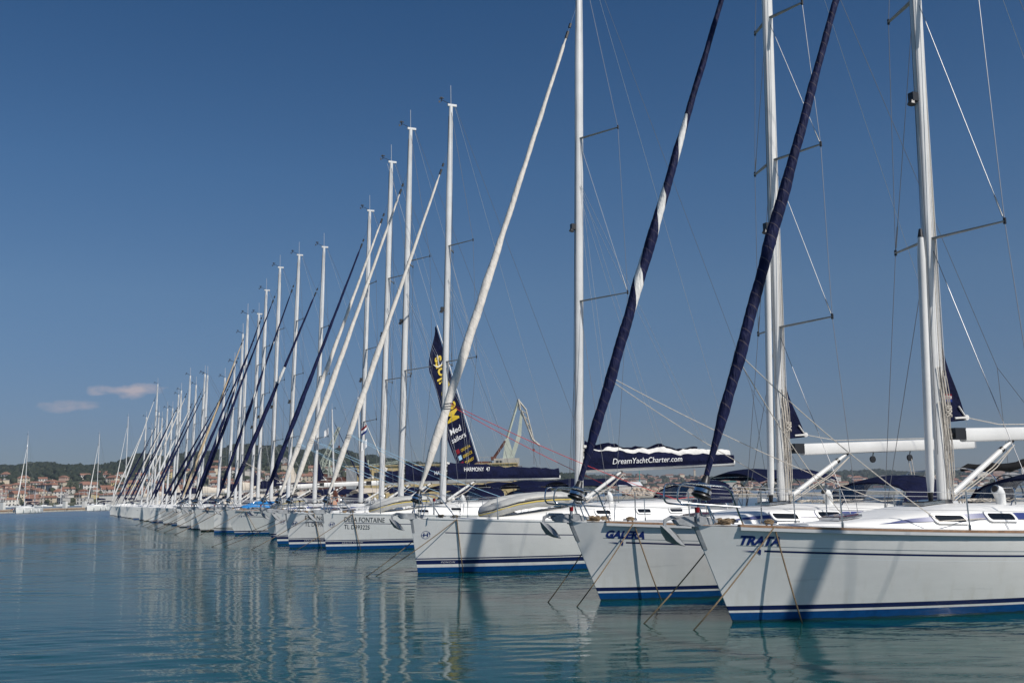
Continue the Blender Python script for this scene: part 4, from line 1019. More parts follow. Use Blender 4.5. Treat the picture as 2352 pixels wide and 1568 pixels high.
            prev = [topa, lowa.copy()]; prev[1].z = 1.80
            xs_ = [of + 2.1 + 2.0 * i for i in range(6) if of + 2.1 + 2.0 * i < c['L'] - .4]
            for x in xs_:
                p = bp(x, .05); tpz = p + Vector((0, -sd * .02, .62))
                s2 = MB(); s2.tube([p, tpz], .0125, 8); s2.tube([p + Vector((0, 0, -.01)), p + Vector((0, 0, .09))], .022, 8); s2.build('stanchion', 'steel', b)
                for kk, zz_ in ((0, .60), (1, .32)):
                    q = p + Vector((0, -sd * .02, zz_)); m = MB(); m.tube(sag(prev[kk], q, .012, 4), .0045 if det == 0 else .006, 4); m.build('lifeline', 'wire_lit', b); prev[kk] = q
            for cx_ in (of + 1.08, c['L'] - .8):
                p = bp(cx_, .10); cl2 = MB(); cl2.tube([p + Vector((-.15, 0, .05)), p + Vector((.15, 0, .05))], .018, 6); cl2.tube([p + Vector((-.05, 0, -.02)), p + Vector((-.05, 0, .05))], .018, 6); cl2.tube([p + Vector((.05, 0, -.02)), p + Vector((.05, 0, .05))], .018, 6); co_ = cl2.build('cleat', 'steel', b)
                if det == 0 or cx_ < 3:
                    rp = MB()
                    for kk in range(6):
                        a0 = kk * 1.05 + (sd > 0); rp.tube([p + Vector((math.cos(a) * (.062 + .012 * (kk % 3)), math.sin(a) * (.032 + .01 * (kk % 2)), .040 + .014 * kk * .6 + .012 * math.sin(2 * a + a0))) for a in [2 * math.pi * i / 12 for i in range(12)]], .013, 5, closed=True)
                    rp.build('rope_turns', 'tan' if rn.random() < .7 else 'tan2', co_)
            if not har and det == 0:
                p = bp(of + .55, .22); rp = MB()
                for kk in range(9):
                    rp.tube([p + Vector((math.cos(a) * .07 + .02 * math.sin(kk * 2.2), math.sin(a) * (.03 + .005 * kk), .015 + .007 * kk + .02 * math.sin(a + kk))) for a in [2 * math.pi * i / 12 for i in range(12)]], .013, 5, closed=True)
                rp.build('coiled_line', 'tan', b)
        nl = MB(); nl.tube([(of + (.02 if not har else .5), -.10 if not har else -.5, 1.72 if not har else 1.92), (of + (.02 if not har else .5), -.10 if not har else -.5, 1.80 if not har else 2.0)], .04, 10)
        no = nl.build('navigation_light', 'red', b); n2 = MB(); n2.tube([(of + (.02 if not har else .5), -.10 if not har else -.5, 1.56), (of + (.02 if not har else .5), -.10 if not har else -.5, 1.72 if not har else 1.92)], .03 if not har else .012, 8); n2.build('bracket', 'galv', no)
        if c['anchor']:
            ar = MB(); z = H.zb + .01
            for sd in (-1, 1):
                ar.prism([(of + .42, sd * .06, z + .02), (of - .02, sd * .06, z - .03), (of - .30, sd * .06, z + .01), (of - .36, sd * .06, z + .08), (of - .22, sd * .06, z + .13), (of + .12, sd * .06, z + .13), (of + .42, sd * .06, z + .07)], (0, sd * .01, 0))
            ar.tube([(of - .29, -.06, z + .05), (of - .29, .06, z + .05)], .04, 10); ar.box((of + .02, 0, z + .0), (.6, .11, .02)); ro = ar.build('bow_roller', 'galv', b)
            ac = MB()
            ac.tube([(of + .25, 0, z + .11), (of - .2, 0, z + .12), (of - .40, 0, z + .13), (of - .52, 0, z + .08), (of - .53, 0, z - .02)], [.024, .026, .03, .034, .034], 8, ell=(1, .5)); an_ = ac.build('anchor', 'anchor', b)
            pt = Vector((of - .17, 0, z - .33))
            for sd in (-1, 1):
                A = [Vector((of - .60, sd * .02, z + .00)), Vector((of - .44, 0, z - .05)), Vector((of - .30, 0, z - .16)), pt, Vector((of - .30, sd * .09, z - .30)), Vector((of - .42, sd * .15, z - .24)), Vector((of - .52, sd * .12, z - .12))]
                fl = MB(); fl.prism(A if sd > 0 else A[::-1], (.008, 0, .008)); fl.build('fluke', 'anchor', an_)
            sg_ = MB(); sg_.loft([[(H.xs(zz_) - .006, -.02, zz_), (H.xs(zz_) + .05, -.05, zz_), (H.xs(zz_) + .05, .05, zz_), (H.xs(zz_) - .006, .02, zz_)] for zz_ in (H.zb - .38, H.zb - .02)], True, True); sg_.build('stem_guard', 'galv', b)
    return b, H, dict(mx=mx, ctop=ctop, bx0=bx0, bx1=bx1, bmz=bmz, zd=zd, ra=ra, st=st, top=top, jn=jn, fsp=fsp, cw=cw)

def hull_text(b, H, name, body, x, v, wdt, mat, shear=0, bold=0, height=None, space=1.0):
    """lettering that follows the hull, v metres below the sheer to its baseline"""
    def fn(a_, b_):
        zs, _ = H.sheer(x + a_); z = zs - v + b_; return H.at(x + a_, z, .006)
    return put_text(name, body, fn, mat, b, wdt, shear, bold, height, space)
def loc(bpos, s, off, z=0): return Vector((bpos[0], bpos[1], 0)) + AX * s + PORT * off + Vector((0, 0, z))
def rope(name, a, b_, r, mat, label, cat, group=None, sg=.1):
    m = MB(); P = sag(a, b_, sg, 12); m.tube([p - P[0] for p in P], r, 6)
    o = m.build(name, mat); o.location = P[0]; return tag(o, label, cat, group)

# ---- the row, from the camera outwards
B_T = (3.40, 16.88); B_G = (1.62, 20.59); B_P = (-2.66, 28.56); B_D = (-7.56, 42.09); B_E = (-9.65, 44.97); B_X = (-10.99, 48.66); B_O = (-16.83, 63.27)
trata, hT, iT = make_boat('sailboat', B_T, 'white sailboat nearest the camera at the right edge with plain navy furled genoa',
    dict(det=0, ms=4.68, ztop=17.2, spr=[(6.6, 1.3), (11.4, 1.1)], gen='gen_trata', gtop=16.2, gr=.094, mast='mastwhite', sheets='rope', sheetz=4.2, sheetend=(3.4, 1.1), booms=2.97, boomlen=5.4, clewtop=4.7, bimini='black', bimz=2.5, seed=3))
galera, hG, iG = make_boat('sailboat', B_G, 'white sailboat second from the right with blue name and white-streaked navy furled genoa',
    dict(det=0, ms=4.50, ztop=17.6, spr=[(5.56, 1.25), (9.37, 1.15), (12.77, .85)], gen='gen_galera', gtop=16.4, gr=.106, mast='mastwhite', sheets='rope', sheetz=4.3, sheetend=(6.2, 1.1), booms=2.90, boomlen=5.05, boomup=.028, clewtop=4.35, bimini=None, roll=True, seed=4))
HAR = dict(kind='har', ms=4.95, ztop=19.3, spr=[(7.75, 1.45), (12.85, 1.2)], gen='gen_cream', gtop=17.1, gr=.118, booms=2.78, boomlen=5.3, sheets='bluerope', sheetz=4.6, sheetend=(7.6, 1.0), rake=.033, boomup=0.0)
poncin, hP, iP = make_boat('sailboat', B_P, 'white plumb-bowed sailboat third from the right with cream furled genoa and red sheets',
    dict(HAR, det=0, boom='stack', coverh=(.78, .42), boomup=.03, booms=2.76, covertext=('DreamYachtCharter.com', .85, .10, 2.45, 'whitetext', .2, 0.0, None), sheets='redrope', seed=5))
dela, hD, iD = make_boat('sailboat', B_D, 'white plumb-bowed sailboat with two full lines of dark lettering on its bow',
    dict(HAR, det=1, boom='cover', coverh=(.72, .36), covertext=('HARMONY  47', .70, .30, 1.2, 'whitetext', 0, 0.0, .17), seed=6))
esp, hE, iE = make_boat('sailboat', B_E, 'white plumb-bowed sailboat with dark lettering half hidden behind the next bow',
    dict(HAR, det=1, boom='cover', coverh=(.74, .40), covertext=('HARMONY  47', 1.35, .24, 1.2, 'whitetext', 0, 0.0, .17), seed=7))
xb, hX, iX = make_boat('sailboat', B_X, 'white plumb-bowed sailboat flying the tall navy banner, sixth from the right',
    dict(HAR, det=1, boom='cover', coverh=(.55, .3), seed=8, ztop=18.9, gtop=16.7))
navyb, hN, iN = make_boat('sailboat', (-13.1, 56.6), 'white sailboat set back in the row with a slim navy genoa between two cream ones',
    dict(det=1, ms=4.9, ztop=18.6, spr=[(6.3, 1.2), (10.4, 1.1), (14.2, .8)], gen='gen_navy', gtop=17.4, gr=.12, seed=9, booms=2.85, boomtext=('www.dreamyachtcharter.com', 2.0, 2.4, 'darktext', .2)))
goga, hO, iO = make_boat('sailboat', B_O, 'white sailboat with raked bow and short blue name, navy genoa with one white patch',
    dict(det=1, ms=4.76, ztop=18.1, spr=[(5.8, 1.2), (9.7, 1.1), (12.8, .8)], gen='gen_goga', gtop=15.9, gr=.125, seed=10, sheets='rope', sheetend=(6.2, 1.1)))
# boat just outside the right edge; its genoa and mast shade the nearest hull
B_0 = (BOW0 - ROW * 8.2 - AX * 0.2)
make_boat('sailboat', (B_0.x, B_0.y), 'white sailboat moored just outside the right edge of the view', dict(det=1, ms=4.7, ztop=17.0, spr=[(5.6, 1.2), (9.4, 1.1), (12.8, .8)], gen='gen_navy', gtop=15.9, gr=.13, seed=12, anchor=True))

ORD = ['ninth', 'tenth', 'eleventh', 'twelfth', 'thirteenth', 'fourteenth', 'fifteenth', 'sixteenth', 'seventeenth', 'eighteenth', 'nineteenth', 'twentieth', 'twenty-first', 'twenty-second', 'twenty-third', 'twenty-fourth', 'twenty-fifth', 'twenty-sixth', 'twenty-seventh', 'twenty-eighth', 'twenty-ninth', 'thirtieth']
FAR = [  # wl bow, mast top, genoa, hull, boom
    ((-19.3, 67.4), 18.6, 'gen_navy2', 'hull_blk', 'clew', 1, .05), ((-21.4, 71.6), 18.7, 'gen_navy', 'hull_dark', 'clew', 1, .55),
    ((-23.6, 76.6), 18.0, 'gen_navy2', 'hull_pln', 'cover', 1, .05), ((-24.9, 80.0), 16.8, 'gen_navy', 'hull_bav', 'clew', 1, .6),
    ((-26.8, 83.9), 17.5, 'gen_tan', 'hull_pln', 'cover', 2, .1), ((-28.3, 88.0), 16.5, 'gen_navy', 'hull_pln', 'cover', 2, .1),
    ((-29.9, 91.5), 14.4, 'gen_navy', 'hull_bav', 'cover', 2, .6), ((-32.1, 96.0), 13.6, 'gen_navy', 'hull_pln', 'clew', 2, .5),
    ((-36.4, 105.1), 15.0, 'gen_navy', 'hull_bav', 'cover', 2, .2), ((-38.0, 109.2), 15.6, 'gen_navy', 'hull_pln', 'clew', 2, .3), ((-40.0, 113.2), 14.9, 'gen_white', 'hull_dark', 'cover', 2, .2),
    ((-42.4, 118.5), 16.6, 'gen_cream', 'hull_pln', 'cover', 2, .2), ((-45.6, 125.4), 15.6, 'gen_white', 'hull_bav', 'clew', 2, .2),
    ((-47.6, 130.4), 15.6, 'gen_navy', 'hull_pln', 'cover', 2, .2), ((-49.9, 135.2), 14.3, 'gen_navy', 'hull_dark', 'cover', 2, .2), ((-52.4, 141.0), 14.8, 'gen_cream', 'hull_pln', 'clew', 2, .2),
    ((-54.8, 146.1), 13.9, 'gen_navy', 'hull_pln', 'cover', 2, .2), ((-57.0, 150.7), 15.1, 'gen_navy', 'hull_bav', 'clew', 2, .5), ((-58.8, 154.9), 19.8, 'gen_white', 'hull_dark', 'cover', 2, .15),
    ((-62.0, 162.5), 13.4, 'gen_navy', 'hull_pln', 'clew', 2, .3), ((-65.4, 169.5), 16.0, 'gen_white', 'hull_pln', 'cover', 2, .15)]
GD = {'gen_navy': 'navy genoa', 'gen_navy2': 'white-streaked navy genoa', 'gen_tan': 'tan genoa', 'gen_cream': 'cream genoa', 'gen_white': 'white genoa'}
for i, (p, zt, gen, hl, bm, dt, ov) in enumerate(FAR):
    k = zt / 17.0
    make_boat('sailboat', p, f'white sailboat with {GD[gen]}, {ORD[i]} in the row from the right' if i < len(FAR) - 1 else 'white sailboat with white genoa at the far left end of the row',
        dict(det=dt, ms=4.7, ztop=zt, spr=[(5.6 * k, 1.2), (9.4 * k, 1.1), (12.8 * k, .8)] if zt > 15 else [(7 * k + .5, 1.2), (12 * k, 1.0)], gen=gen, gtop=zt - 1.6, gr=.10, hull=hl, o=ov, boom=bm, seed=20 + i, L=12.0 if zt < 15 else 13.0, canvas='navy' if i % 4 else 'cream', boomlen=4.6, rake=.024 + .016 * random.random()), rz=THETA + random.uniform(-.04, .04), group='sailboats moored in the long row')
# boats on the other side of the quay, bows away from the camera
QUAY_S = 17.6
for i, (d, zt, bm) in enumerate([(122, 15.5, 'clew'), (136, 15.0, 'cover')]):
    st = BOW0 + ROW * d + AX * (QUAY_S + 2.6 + 13.2); k = zt / 17
    make_boat('sailboat', (st.x, st.y), f'sailboat on the far side of the quay with {"navy boom cover" if bm == "cover" else "bare white boom"}, ' + ['first', 'second', 'third', 'fourth', 'fifth', 'sixth', 'seventh', 'eighth', 'ninth', 'tenth', 'eleventh', 'twelfth'][i] + ' from the right',
        dict(det=2 if d > 30 else 1, ms=4.7, ztop=zt, spr=[(6 * k, 1.2), (11 * k, 1.0)], gen='gen_navy' if i % 2 else 'gen_cream', gtop=zt - 1.5, gr=.10, boom=bm, seed=60 + i, L=12.6, boomlen=4.6, anchor=False, canvas='navy' if i % 3 else 'black'), rz=THETA + math.pi, group='sailboats across the quay')
q0 = BOW0 + ROW * -6 + AX * QUAY_S
qm = MB(); qm.box((90, 0, .15), (190, 2.4, 1.1)); qo = qm.build('quay', 'concrete'); qo.location = (q0 + AX * -1.2).to_tuple(); qo.rotation_euler.z = THETA + math.pi / 2
tag(qo, None, None, kind='structure')

# lettering on the hulls
hull_text(trata, hT, 'lettering', 'TRATA', -.02, .275, .56, 'navytext', .25, .05, .145)
hull_text(galera, hG, 'lettering', 'GALERA', -.02, .285, .66, 'navytext', .25, .05, .15)
hull_text(goga, hO, 'lettering', 'GOGA 1', .42, .29, .72, 'navytext', .25, .05, .15)
for (b_, H_) in ((trata, hT), (galera, hG), (goga, hO)):
    m = MB()
    def hp(x, v): return H_.at(x, H_.sheer(x)[0] - v, .006)
    m.add([hp(.235, .31), hp(.285, .35), hp(.285, .425), hp(.235, .385)], [(3, 2, 1, 0)]); m.add([hp(.02, .362), hp(.21, .388), hp(.18, .362)], [(0, 1, 2)]); m.build('emblem', 'navytext', b_)
hull_text(dela, hD, 'lettering', 'DELA FONTAINE', .60, .30, 1.45, 'darktext', 0, 0, .19)
hull_text(dela, hD, 'lettering', 'TL D39322S', .60, .58, .92, 'darktext', 0, 0, .17)
hull_text(esp, hE, 'lettering', 'ESPANO', .55, .25, .75, 'darktext', 0, 0, .18)
hull_text(esp, hE, 'lettering', 'TL D6996', .55, .52, .75, 'darktext', 0, 0, .17)
def h_emblem(b_, H_):
    cx, v = .16, .42; m = MB(); zc = H_.sheer(cx)[0] - v
    ring = []
    for i in range(24):
        a = 2 * math.pi * i / 24
        for r in (.105, .096): ring.append(H_.at(cx + r * math.cos(a), zc + r * math.sin(a), .006))
    m.add(ring, [(2 * i, 2 * ((i + 1) % 24), 2 * ((i + 1) % 24) + 1, 2 * i + 1) for i in range(24)])
    m.add([H_.at(cx + x, zc + z, .006) for x, z in ((.07, .09), (.12, .015), (.08, .02))], [(0, 1, 2)])
    m.add([H_.at(cx + x, zc + z, .007) for x, z in ((-.13, -.02), (-.03, .01), (-.03, -.01))], [(0, 1, 2)])
    m.build('emblem', 'navytext', b_)
    put_text('lettering', 'H', lambda a_, q: H_.at(cx - .055 + a_, zc - .05 + q, .008), 'navytext', b_, .11, .0, .02, .10)
for b_, H_ in ((poncin, hP), (dela, hD), (esp, hE), (xb, hX)): h_emblem(b_, H_)
for b_, H_, tx, wd in ((poncin, hP, 'PONCIN', .34), (dela, hD, 'GROUPE PONCIN', .75), (esp, hE, 'GROUPE PONCIN', .75)):
    put_text('lettering', tx, lambda a_, q: H_.at(.55 + a_, .275 + q, .006), 'whitetext', b_, wd, .25, 0, .045, 1.3)

# spinnaker poles stowed up the masts, halyard bundles, deck ropes on the two nearest boats
for b_, i_, zt_ in ((trata, iT, 6.6), (galera, iG, 7.4)):
    m = MB(); zd = i_['zd']
    m.tube([(i_['mx'](z) - .36 + .10 * (z - zd) / (zt_ - zd), -.05, z) for z in (zd + .22, zd + .5, zt_ - .4, zt_)], [.05, .072, .072, .05], 14); po = m.build('spinnaker_pole', 'mastwhite', b_)
    e = MB(); x = i_['mx'](zd) - .36; e.tube([(x, -.05, zd + .0), (x, -.05, zd + .24)], [.03, .055], 10); e.tube([(i_['mx'](zt_) - .26, -.05, zt_), (i_['mx'](zt_) - .25, -.05, zt_ + .16)], [.055, .03], 10); e.build('pole_end', 'dkplastic', po)
    rr = random.Random(5)
    hb = MB()
    for k in range(8):
        x = i_['mx'](zd) + rr.uniform(-.02, .11); y = -rr.uniform(.09, .13); z0 = zd + rr.uniform(1.6, 2.5); ln = rr.uniform(.7, 1.6)
        hb.tube([(x, y, z0), (x + .03, y - .02, z0 - ln * .5), (x + .045, y - .01, z0 - ln), (x + .07, y, z0 - ln - .05), (x + .09, y - .01, z0 - ln), (x + .085, y - .03, z0 - ln * .5), (x + .06, y, z0)], .0085, 5)
    for k in range(7):
        z = zd + rr.uniform(1.55, 1.75); x = i_['mx'](z) + .1; hb.tube([(x + math.cos(a) * .07, -.13 + math.sin(a) * .03, z + .03 * math.sin(a * 2 + k)) for a in [2 * math.pi * j / 10 for j in range(10)]], .011, 5, closed=True)
    hb.build('halyard_coils', 'rope', b_)
    for k in range(5):
        y = -.075 - .02 * (k % 3); xo = -.05 + .045 * k
        m = MB(); m.tube([(i_['mx'](zd + .2) + xo, y, zd + .1), (i_['mx'](9) + xo * .6, -.075, 9.0), (i_['mx'](15.5) + xo * .3, -.05, 15.5)], .0065, 5); m.build('halyard', 'rope' if k % 2 else 'wire_lit', b_)
    dr = MB()
    for k in range(16):
        cx = i_['mx'](zd) + .5 + rr.uniform(0, 1.2); cy = rr.uniform(-.5, .1); r = rr.uniform(.08, .2); zz = i_['ctop'](cx) + .0
        dr.tube([(cx + r * math.cos(a) * (1 + .2 * math.sin(3 * a + k)), cy + r * math.sin(a), zz + .025 + .05 * abs(math.sin(a * 1.5 + k))) for a in [2 * math.pi * j / 14 for j in range(12)]], .011, 5)
    dr.build('loose_line', 'rope', b_)
# badge on the near furled mainsail clew
def badge(x0, z0, y):
    m = MB(); m.box((x0, y, z0 + .045), (.16, .004, .09)); m.build('badge', 'red', trata)
    m = MB(); m.box((x0, y - .001, z0 - .028), (.16, .004, .05)); m.build('badge', 'navytext', trata)
    put_text('lettering', 'DUSTOM', lambda a_, q: Vector((x0 - .07 + a_, y - .006, z0 + q)), 'whitetext', trata, .14, 0, .01, .06)
badge(iT['mx'](3.6) + .24, 3.62, -.02)

# banner laced along the backstay of the sixth boat
def banner():
    top, jn, st = iX['top'], iX['jn'], iX['st']
    top = Vector((5.30, 0, 18.8)); st = Vector((10.7, -.3, 1.4))
    def bs(t): return top.lerp(st, t)
    hl_ = MB(); hl_.tube([top, st], .008, 5); hl_.build('banner_halyard', 'wire_lit', xb)
    t0 = (top.z - 10.6) / (top.z - st.z); t1 = (top.z - 3.75) / (top.z - st.z)
    m = MB(); rows = []; nn = 40
    ax = (jn - top).normalized(); perp = Vector((-1, 0, 0)); perp = (perp - ax * perp.dot(ax)).normalized()
    def wid(q): return (1.05 * sst(0, .30, q) ** .8 + .02) * (1 + .03 * math.sin(9 * q)) if q < .30 else 1.05 + .12 * (q - .3)
    def bp(q, v):
        return bs(lerp(t0, t1, q)) + perp * (.06 + v * wid(q)) + Vector((0, .10 * math.sin(q * 8 + v * 2) * v, -.10 * v)) + Vector((-.05, 0, 0)) * math.sin(q * 11) * v
    for i in range(nn + 1): rows.append([bp(i / nn, j / 8) for j in range(9)])
    m.loft(rows); ba = m.build('banner', 'navy', xb)
    d = MB(); d.tube([bs(lerp(t0, t1, q)) for q in (0, 1)], .03, 6); d.build('banner_edge', 'whitetext', ba)
    L_ = (bs(t1) - bs(t0)).length
    # the letters run up the banner, read from its foot
    def up(body, q0, v0, ln, hgt, mat, bold): put_text('lettering', body, lambda a_, b_: bp(q0 - a_ / L_, v0 + b_ / 1.05) + Vector((0, -.035, 0)), mat, ba, ln, 0, bold, hgt)
    up('MedSailors', .66, .22, L_ * .46, .62, 'yellowtext', .02)
    def across(body, q0, v0, ln, hgt, mat): put_text('lettering', body, lambda a_, b_: bp(q0 - b_ / L_, v0 - a_ / 1.1) + Vector((0, -.035, 0)), mat, ba, ln, 0, .01, hgt)
    across('Med', .745, .80, .55, .30, 'whitetext'); across('sailors', .80, .85, .75, .26, 'whitetext')
    for k, (tx, mt) in enumerate((('CROATIA', 'red'), ('GREECE', 'navytext'), ('TURKEY', 'red'))):
        q = .88 + .045 * k; across(tx, q, .60, .52, .14, 'yellowtext')
        p = [bp(q, .82), bp(q, .66), bp(q - .03, .66), bp(q - .03, .82)]; mm = MB(); mm.add([v + Vector((0, -.03, 0)) for v in p], [(0, 1, 2, 3)]); mm.build('flag_mark', mt if k != 1 else 'bluerope', ba)
    # anchor mark near the head
    an = MB(); c0 = .22; an.tube([bp(c0 - .03, .45) + Vector((0, -.04, 0)), bp(c0 + .05, .45) + Vector((0, -.04, 0))], .025, 5)
    an.tube([bp(c0 + .05 - .03 * abs(s_) ** 2, .45 + s_ * .28) + Vector((0, -.04, 0)) for s_ in (-1, -.6, -.2, .2, .6, 1)], .025, 5); an.build('anchor_mark', 'whitetext', ba)
banner()
# small courtesy flags
def flag(parent, x, y, z, w_, h, cols, seed):
    m0 = None
    for k, c in enumerate(cols):
        m = MB(); rows = []
        for i in range(9):
            t = i / 8; dx = .55 * t * w_; rows.append([(x - dx, y + .06 * math.sin(t * 6 + seed), z - h * (k + q) / len(cols) - .45 * t * w_) for q in (0, 1)])
        m.loft(rows); o = m.build('flag' if m0 is None else 'flag_stripe', c, parent if m0 is None else m0); m0 = m0 or o
flag(poncin, 9.9, 1.2, 3.3, .42, .3, ('red', 'whitetext', 'navytext'), 1)
flag(navyb, 5.0, -.9, 6.1, .55, .42, ('red', 'whitetext', 'navytext'), 2)
flag(navyb, 5.0, -.9, 5.3, .55, .45, ('whitetext',), 3)
flag(goga, 5.4, -.9, 6.4, .5, .4, ('whitetext',), 4)

# ---- mooring lines
def moor(bp_, H_, who, ends, group='mooring lines', r=.0125):
    z, bb = H_.sheer(1.2); x0 = -H_.o + 1.08; z, bb = H_.sheer(x0)
    for (s, off, side, mat, words) in ends:
        a = loc(bp_, x0, side * (bb + .03), z + .02); e = loc(bp_, s, off, -.06)
        rope('mooring_line', a, e, r, mat, f'{words} of {who}', 'rope', group, .05)
moor(B_T, hT, 'the nearest sailboat', [(-1.15, .51, 1, 'tan', 'tan rope slanting forward from the port bow'), (.79, .73, 1, 'tan', 'tan rope dropping steeply from the port bow'), (-1.36, -.57, -1, 'tan', 'dark rope slanting forward behind the stem')])
moor(B_G, hG, 'the second sailboat from the right', [(-.97, .74, 1, 'tan', 'tan rope slanting forward from the port bow'), (1.0, .62, 1, 'tan', 'tan rope dropping steeply from the port bow'), (-1.07, -.26, -1, 'tan2', 'dark rope slanting forward behind the stem')])
moor(B_P, hP, 'the third sailboat from the right', [(1.1, .55, 1, 'tan', 'tan rope dropping down the port bow'), (-1.30, .08, 1, 'tan', 'tan rope slanting forward from the port bow'), (-1.60, .2, -1, 'tan2', 'dark rope slanting forward into the water')])
moor(B_D, hD, 'the lettered plumb-bowed sailboat', [(1.25, .62, 1, 'tan', 'tan rope dropping down the port bow'), (-1.5, .2, 1, 'tan', 'tan rope slanting forward into the water')])
moor(B_E, hE, 'the half hidden lettered sailboat', [(1.25, .62, 1, 'tan', 'tan rope dropping down the port bow'), (-1.8, .2, 1, 'tan', 'tan rope slanting forward into the water')])
moor(B_X, hX, 'the sailboat with the banner', [(-2.6, .2, 1, 'tan', 'tan rope slanting forward into the water'), (-3.1, -.3, -1, 'tan2', 'dark rope slanting forward into the water')])
moor(B_O, hO, 'the sailboat with the short blue name', [(1.3, .7, 1, 'tan', 'thin rope dropping down the port bow'), (-2.4, .4, 1, 'tan', 'thin rope slanting forward into the water')])
for i, (p, zt, gen, hl, bm, dt, ov) in enumerate(FAR[:8]):
    moor(p, hO, f'the {ORD[i]} sailboat in the row', [(-2.6, .5, 1, 'tan', 'thin rope slanting forward into the water')], r=.02)

# ---- inflatable dinghies lying upside down on the foredecks
def dinghy(parent_info, bpos, H_, i_, x0, x1, y, zadd, label, tilt=0.0):
    ln = x1 - x0; R0 = .20; hw = .52
    d = empty('inflatable_dinghy', loc(bpos, x0, -y, 0), THETA)
    zA = H_.dz(x0) + .22 + zadd; zB = i_['ctop'](x1) + .22 + zadd
    def zc(x): t = x / ln; return lerp(zA, zB, t) + .10 * math.sin(math.pi * t) - .12 * max(0, .22 - t) / .22
    path = [(ln, -hw, zc(ln)), (ln * .75, -hw, zc(ln * .75)), (ln * .5, -hw * 1.02, zc(ln * .5)), (ln * .3, -hw * .98, zc(ln * .3)), (ln * .15, -hw * .8, zc(ln * .15)), (ln * .05, -hw * .45, zc(ln * .05)), (ln * .02, 0, zc(0))]
    path = path + [(x, -yy, z) for x, yy, z in path[-2::-1]]
    pp = []
    for i in range(len(path) - 1):
        a, b2 = Vector(path[i]), Vector(path[i + 1])
        pp += [a.lerp(b2, t) for t in (0, .34, .67)]
    pp.append(Vector(path[-1])); n = len(pp)
    m = MB(); m.tube(pp, [R0 * min(1, .45 + min(i, n - 1 - i) * .3) for i in range(n)], 14); m.build('tube', 'dinghy', d, sharp=80)
    m = MB(); m.loft([[(x, yy, zc(x) + .10 + .07 * (1 - abs(yy) / .5)) for yy in (-.42, -.2, 0, .2, .42)] for x in (ln * .12, ln * .4, ln * .7, ln * .97)]); m.build('floor', 'dinghy', d)
    for dz, mt, rr in ((-.03, 'yellow', .016), (.02, 'dkplastic', .02)):
        m = MB(); q = []
        for i in range(1, n - 1):
            t = (pp[i + 1] - pp[i - 1]).normalized(); o = t.cross(Vector((0, 0, 1))) * -1; ctr = Vector((ln * .6, 0, zc(ln * .6))); o = o if (pp[i] - ctr).dot(o) > 0 else -o
            q.append(pp[i] + o * (R0 * .98) + Vector((0, 0, dz)))
        m.tube(q, rr, 6); m.build('rub_strake', mt, d)
    m = MB(); q = [p + Vector((0, -.21 if p.y < 0 else .21, .08)) for p in pp[3:9]]; m.tube(q, .009, 5); m.build('grab_line', 'rope', d)
    return tag(d, label, 'dinghy')
dinghy(None, B_P, hP, iP, 1.95, 4.55, 0, .0, 'grey inflatable dinghy upside down on the foredeck of the third sailboat from the right')
dinghy(None, B_D, hD, iD, 1.9, 4.3, 0, .0, 'grey inflatable dinghy on the foredeck of the lettered plumb-bowed sailboat')
dinghy(None, B_O, hO, iO, 2.2, 4.2, 0, .0, 'pale inflatable dinghy on the foredeck behind the short blue name')
# bright blue cover heaped on the deck of the tenth boat
m = MB(); secs = []
for i in range(15):
    t = i / 14; h = .42 * math.sin(math.pi * min(1, t * 1.02 + .01)) ** .5
    secs.append([(t * 3.6, -.9 * math.cos(a) * (1 + .05 * math.sin(7 * t)), h * math.sin(a) * (1 + .12 * math.sin(t * 13 + a * 2))) for a in [math.pi * j / 9 for j in range(10)]])
m.loft(secs); o = m.build('deck_cover', 'bluecover'); o.location = loc(FAR[0][0], 1.6, 0, 1.55); o.rotation_euler.z = THETA; tag(o, 'bright blue canvas heaped over a dinghy on a foredeck', 'canvas cover')

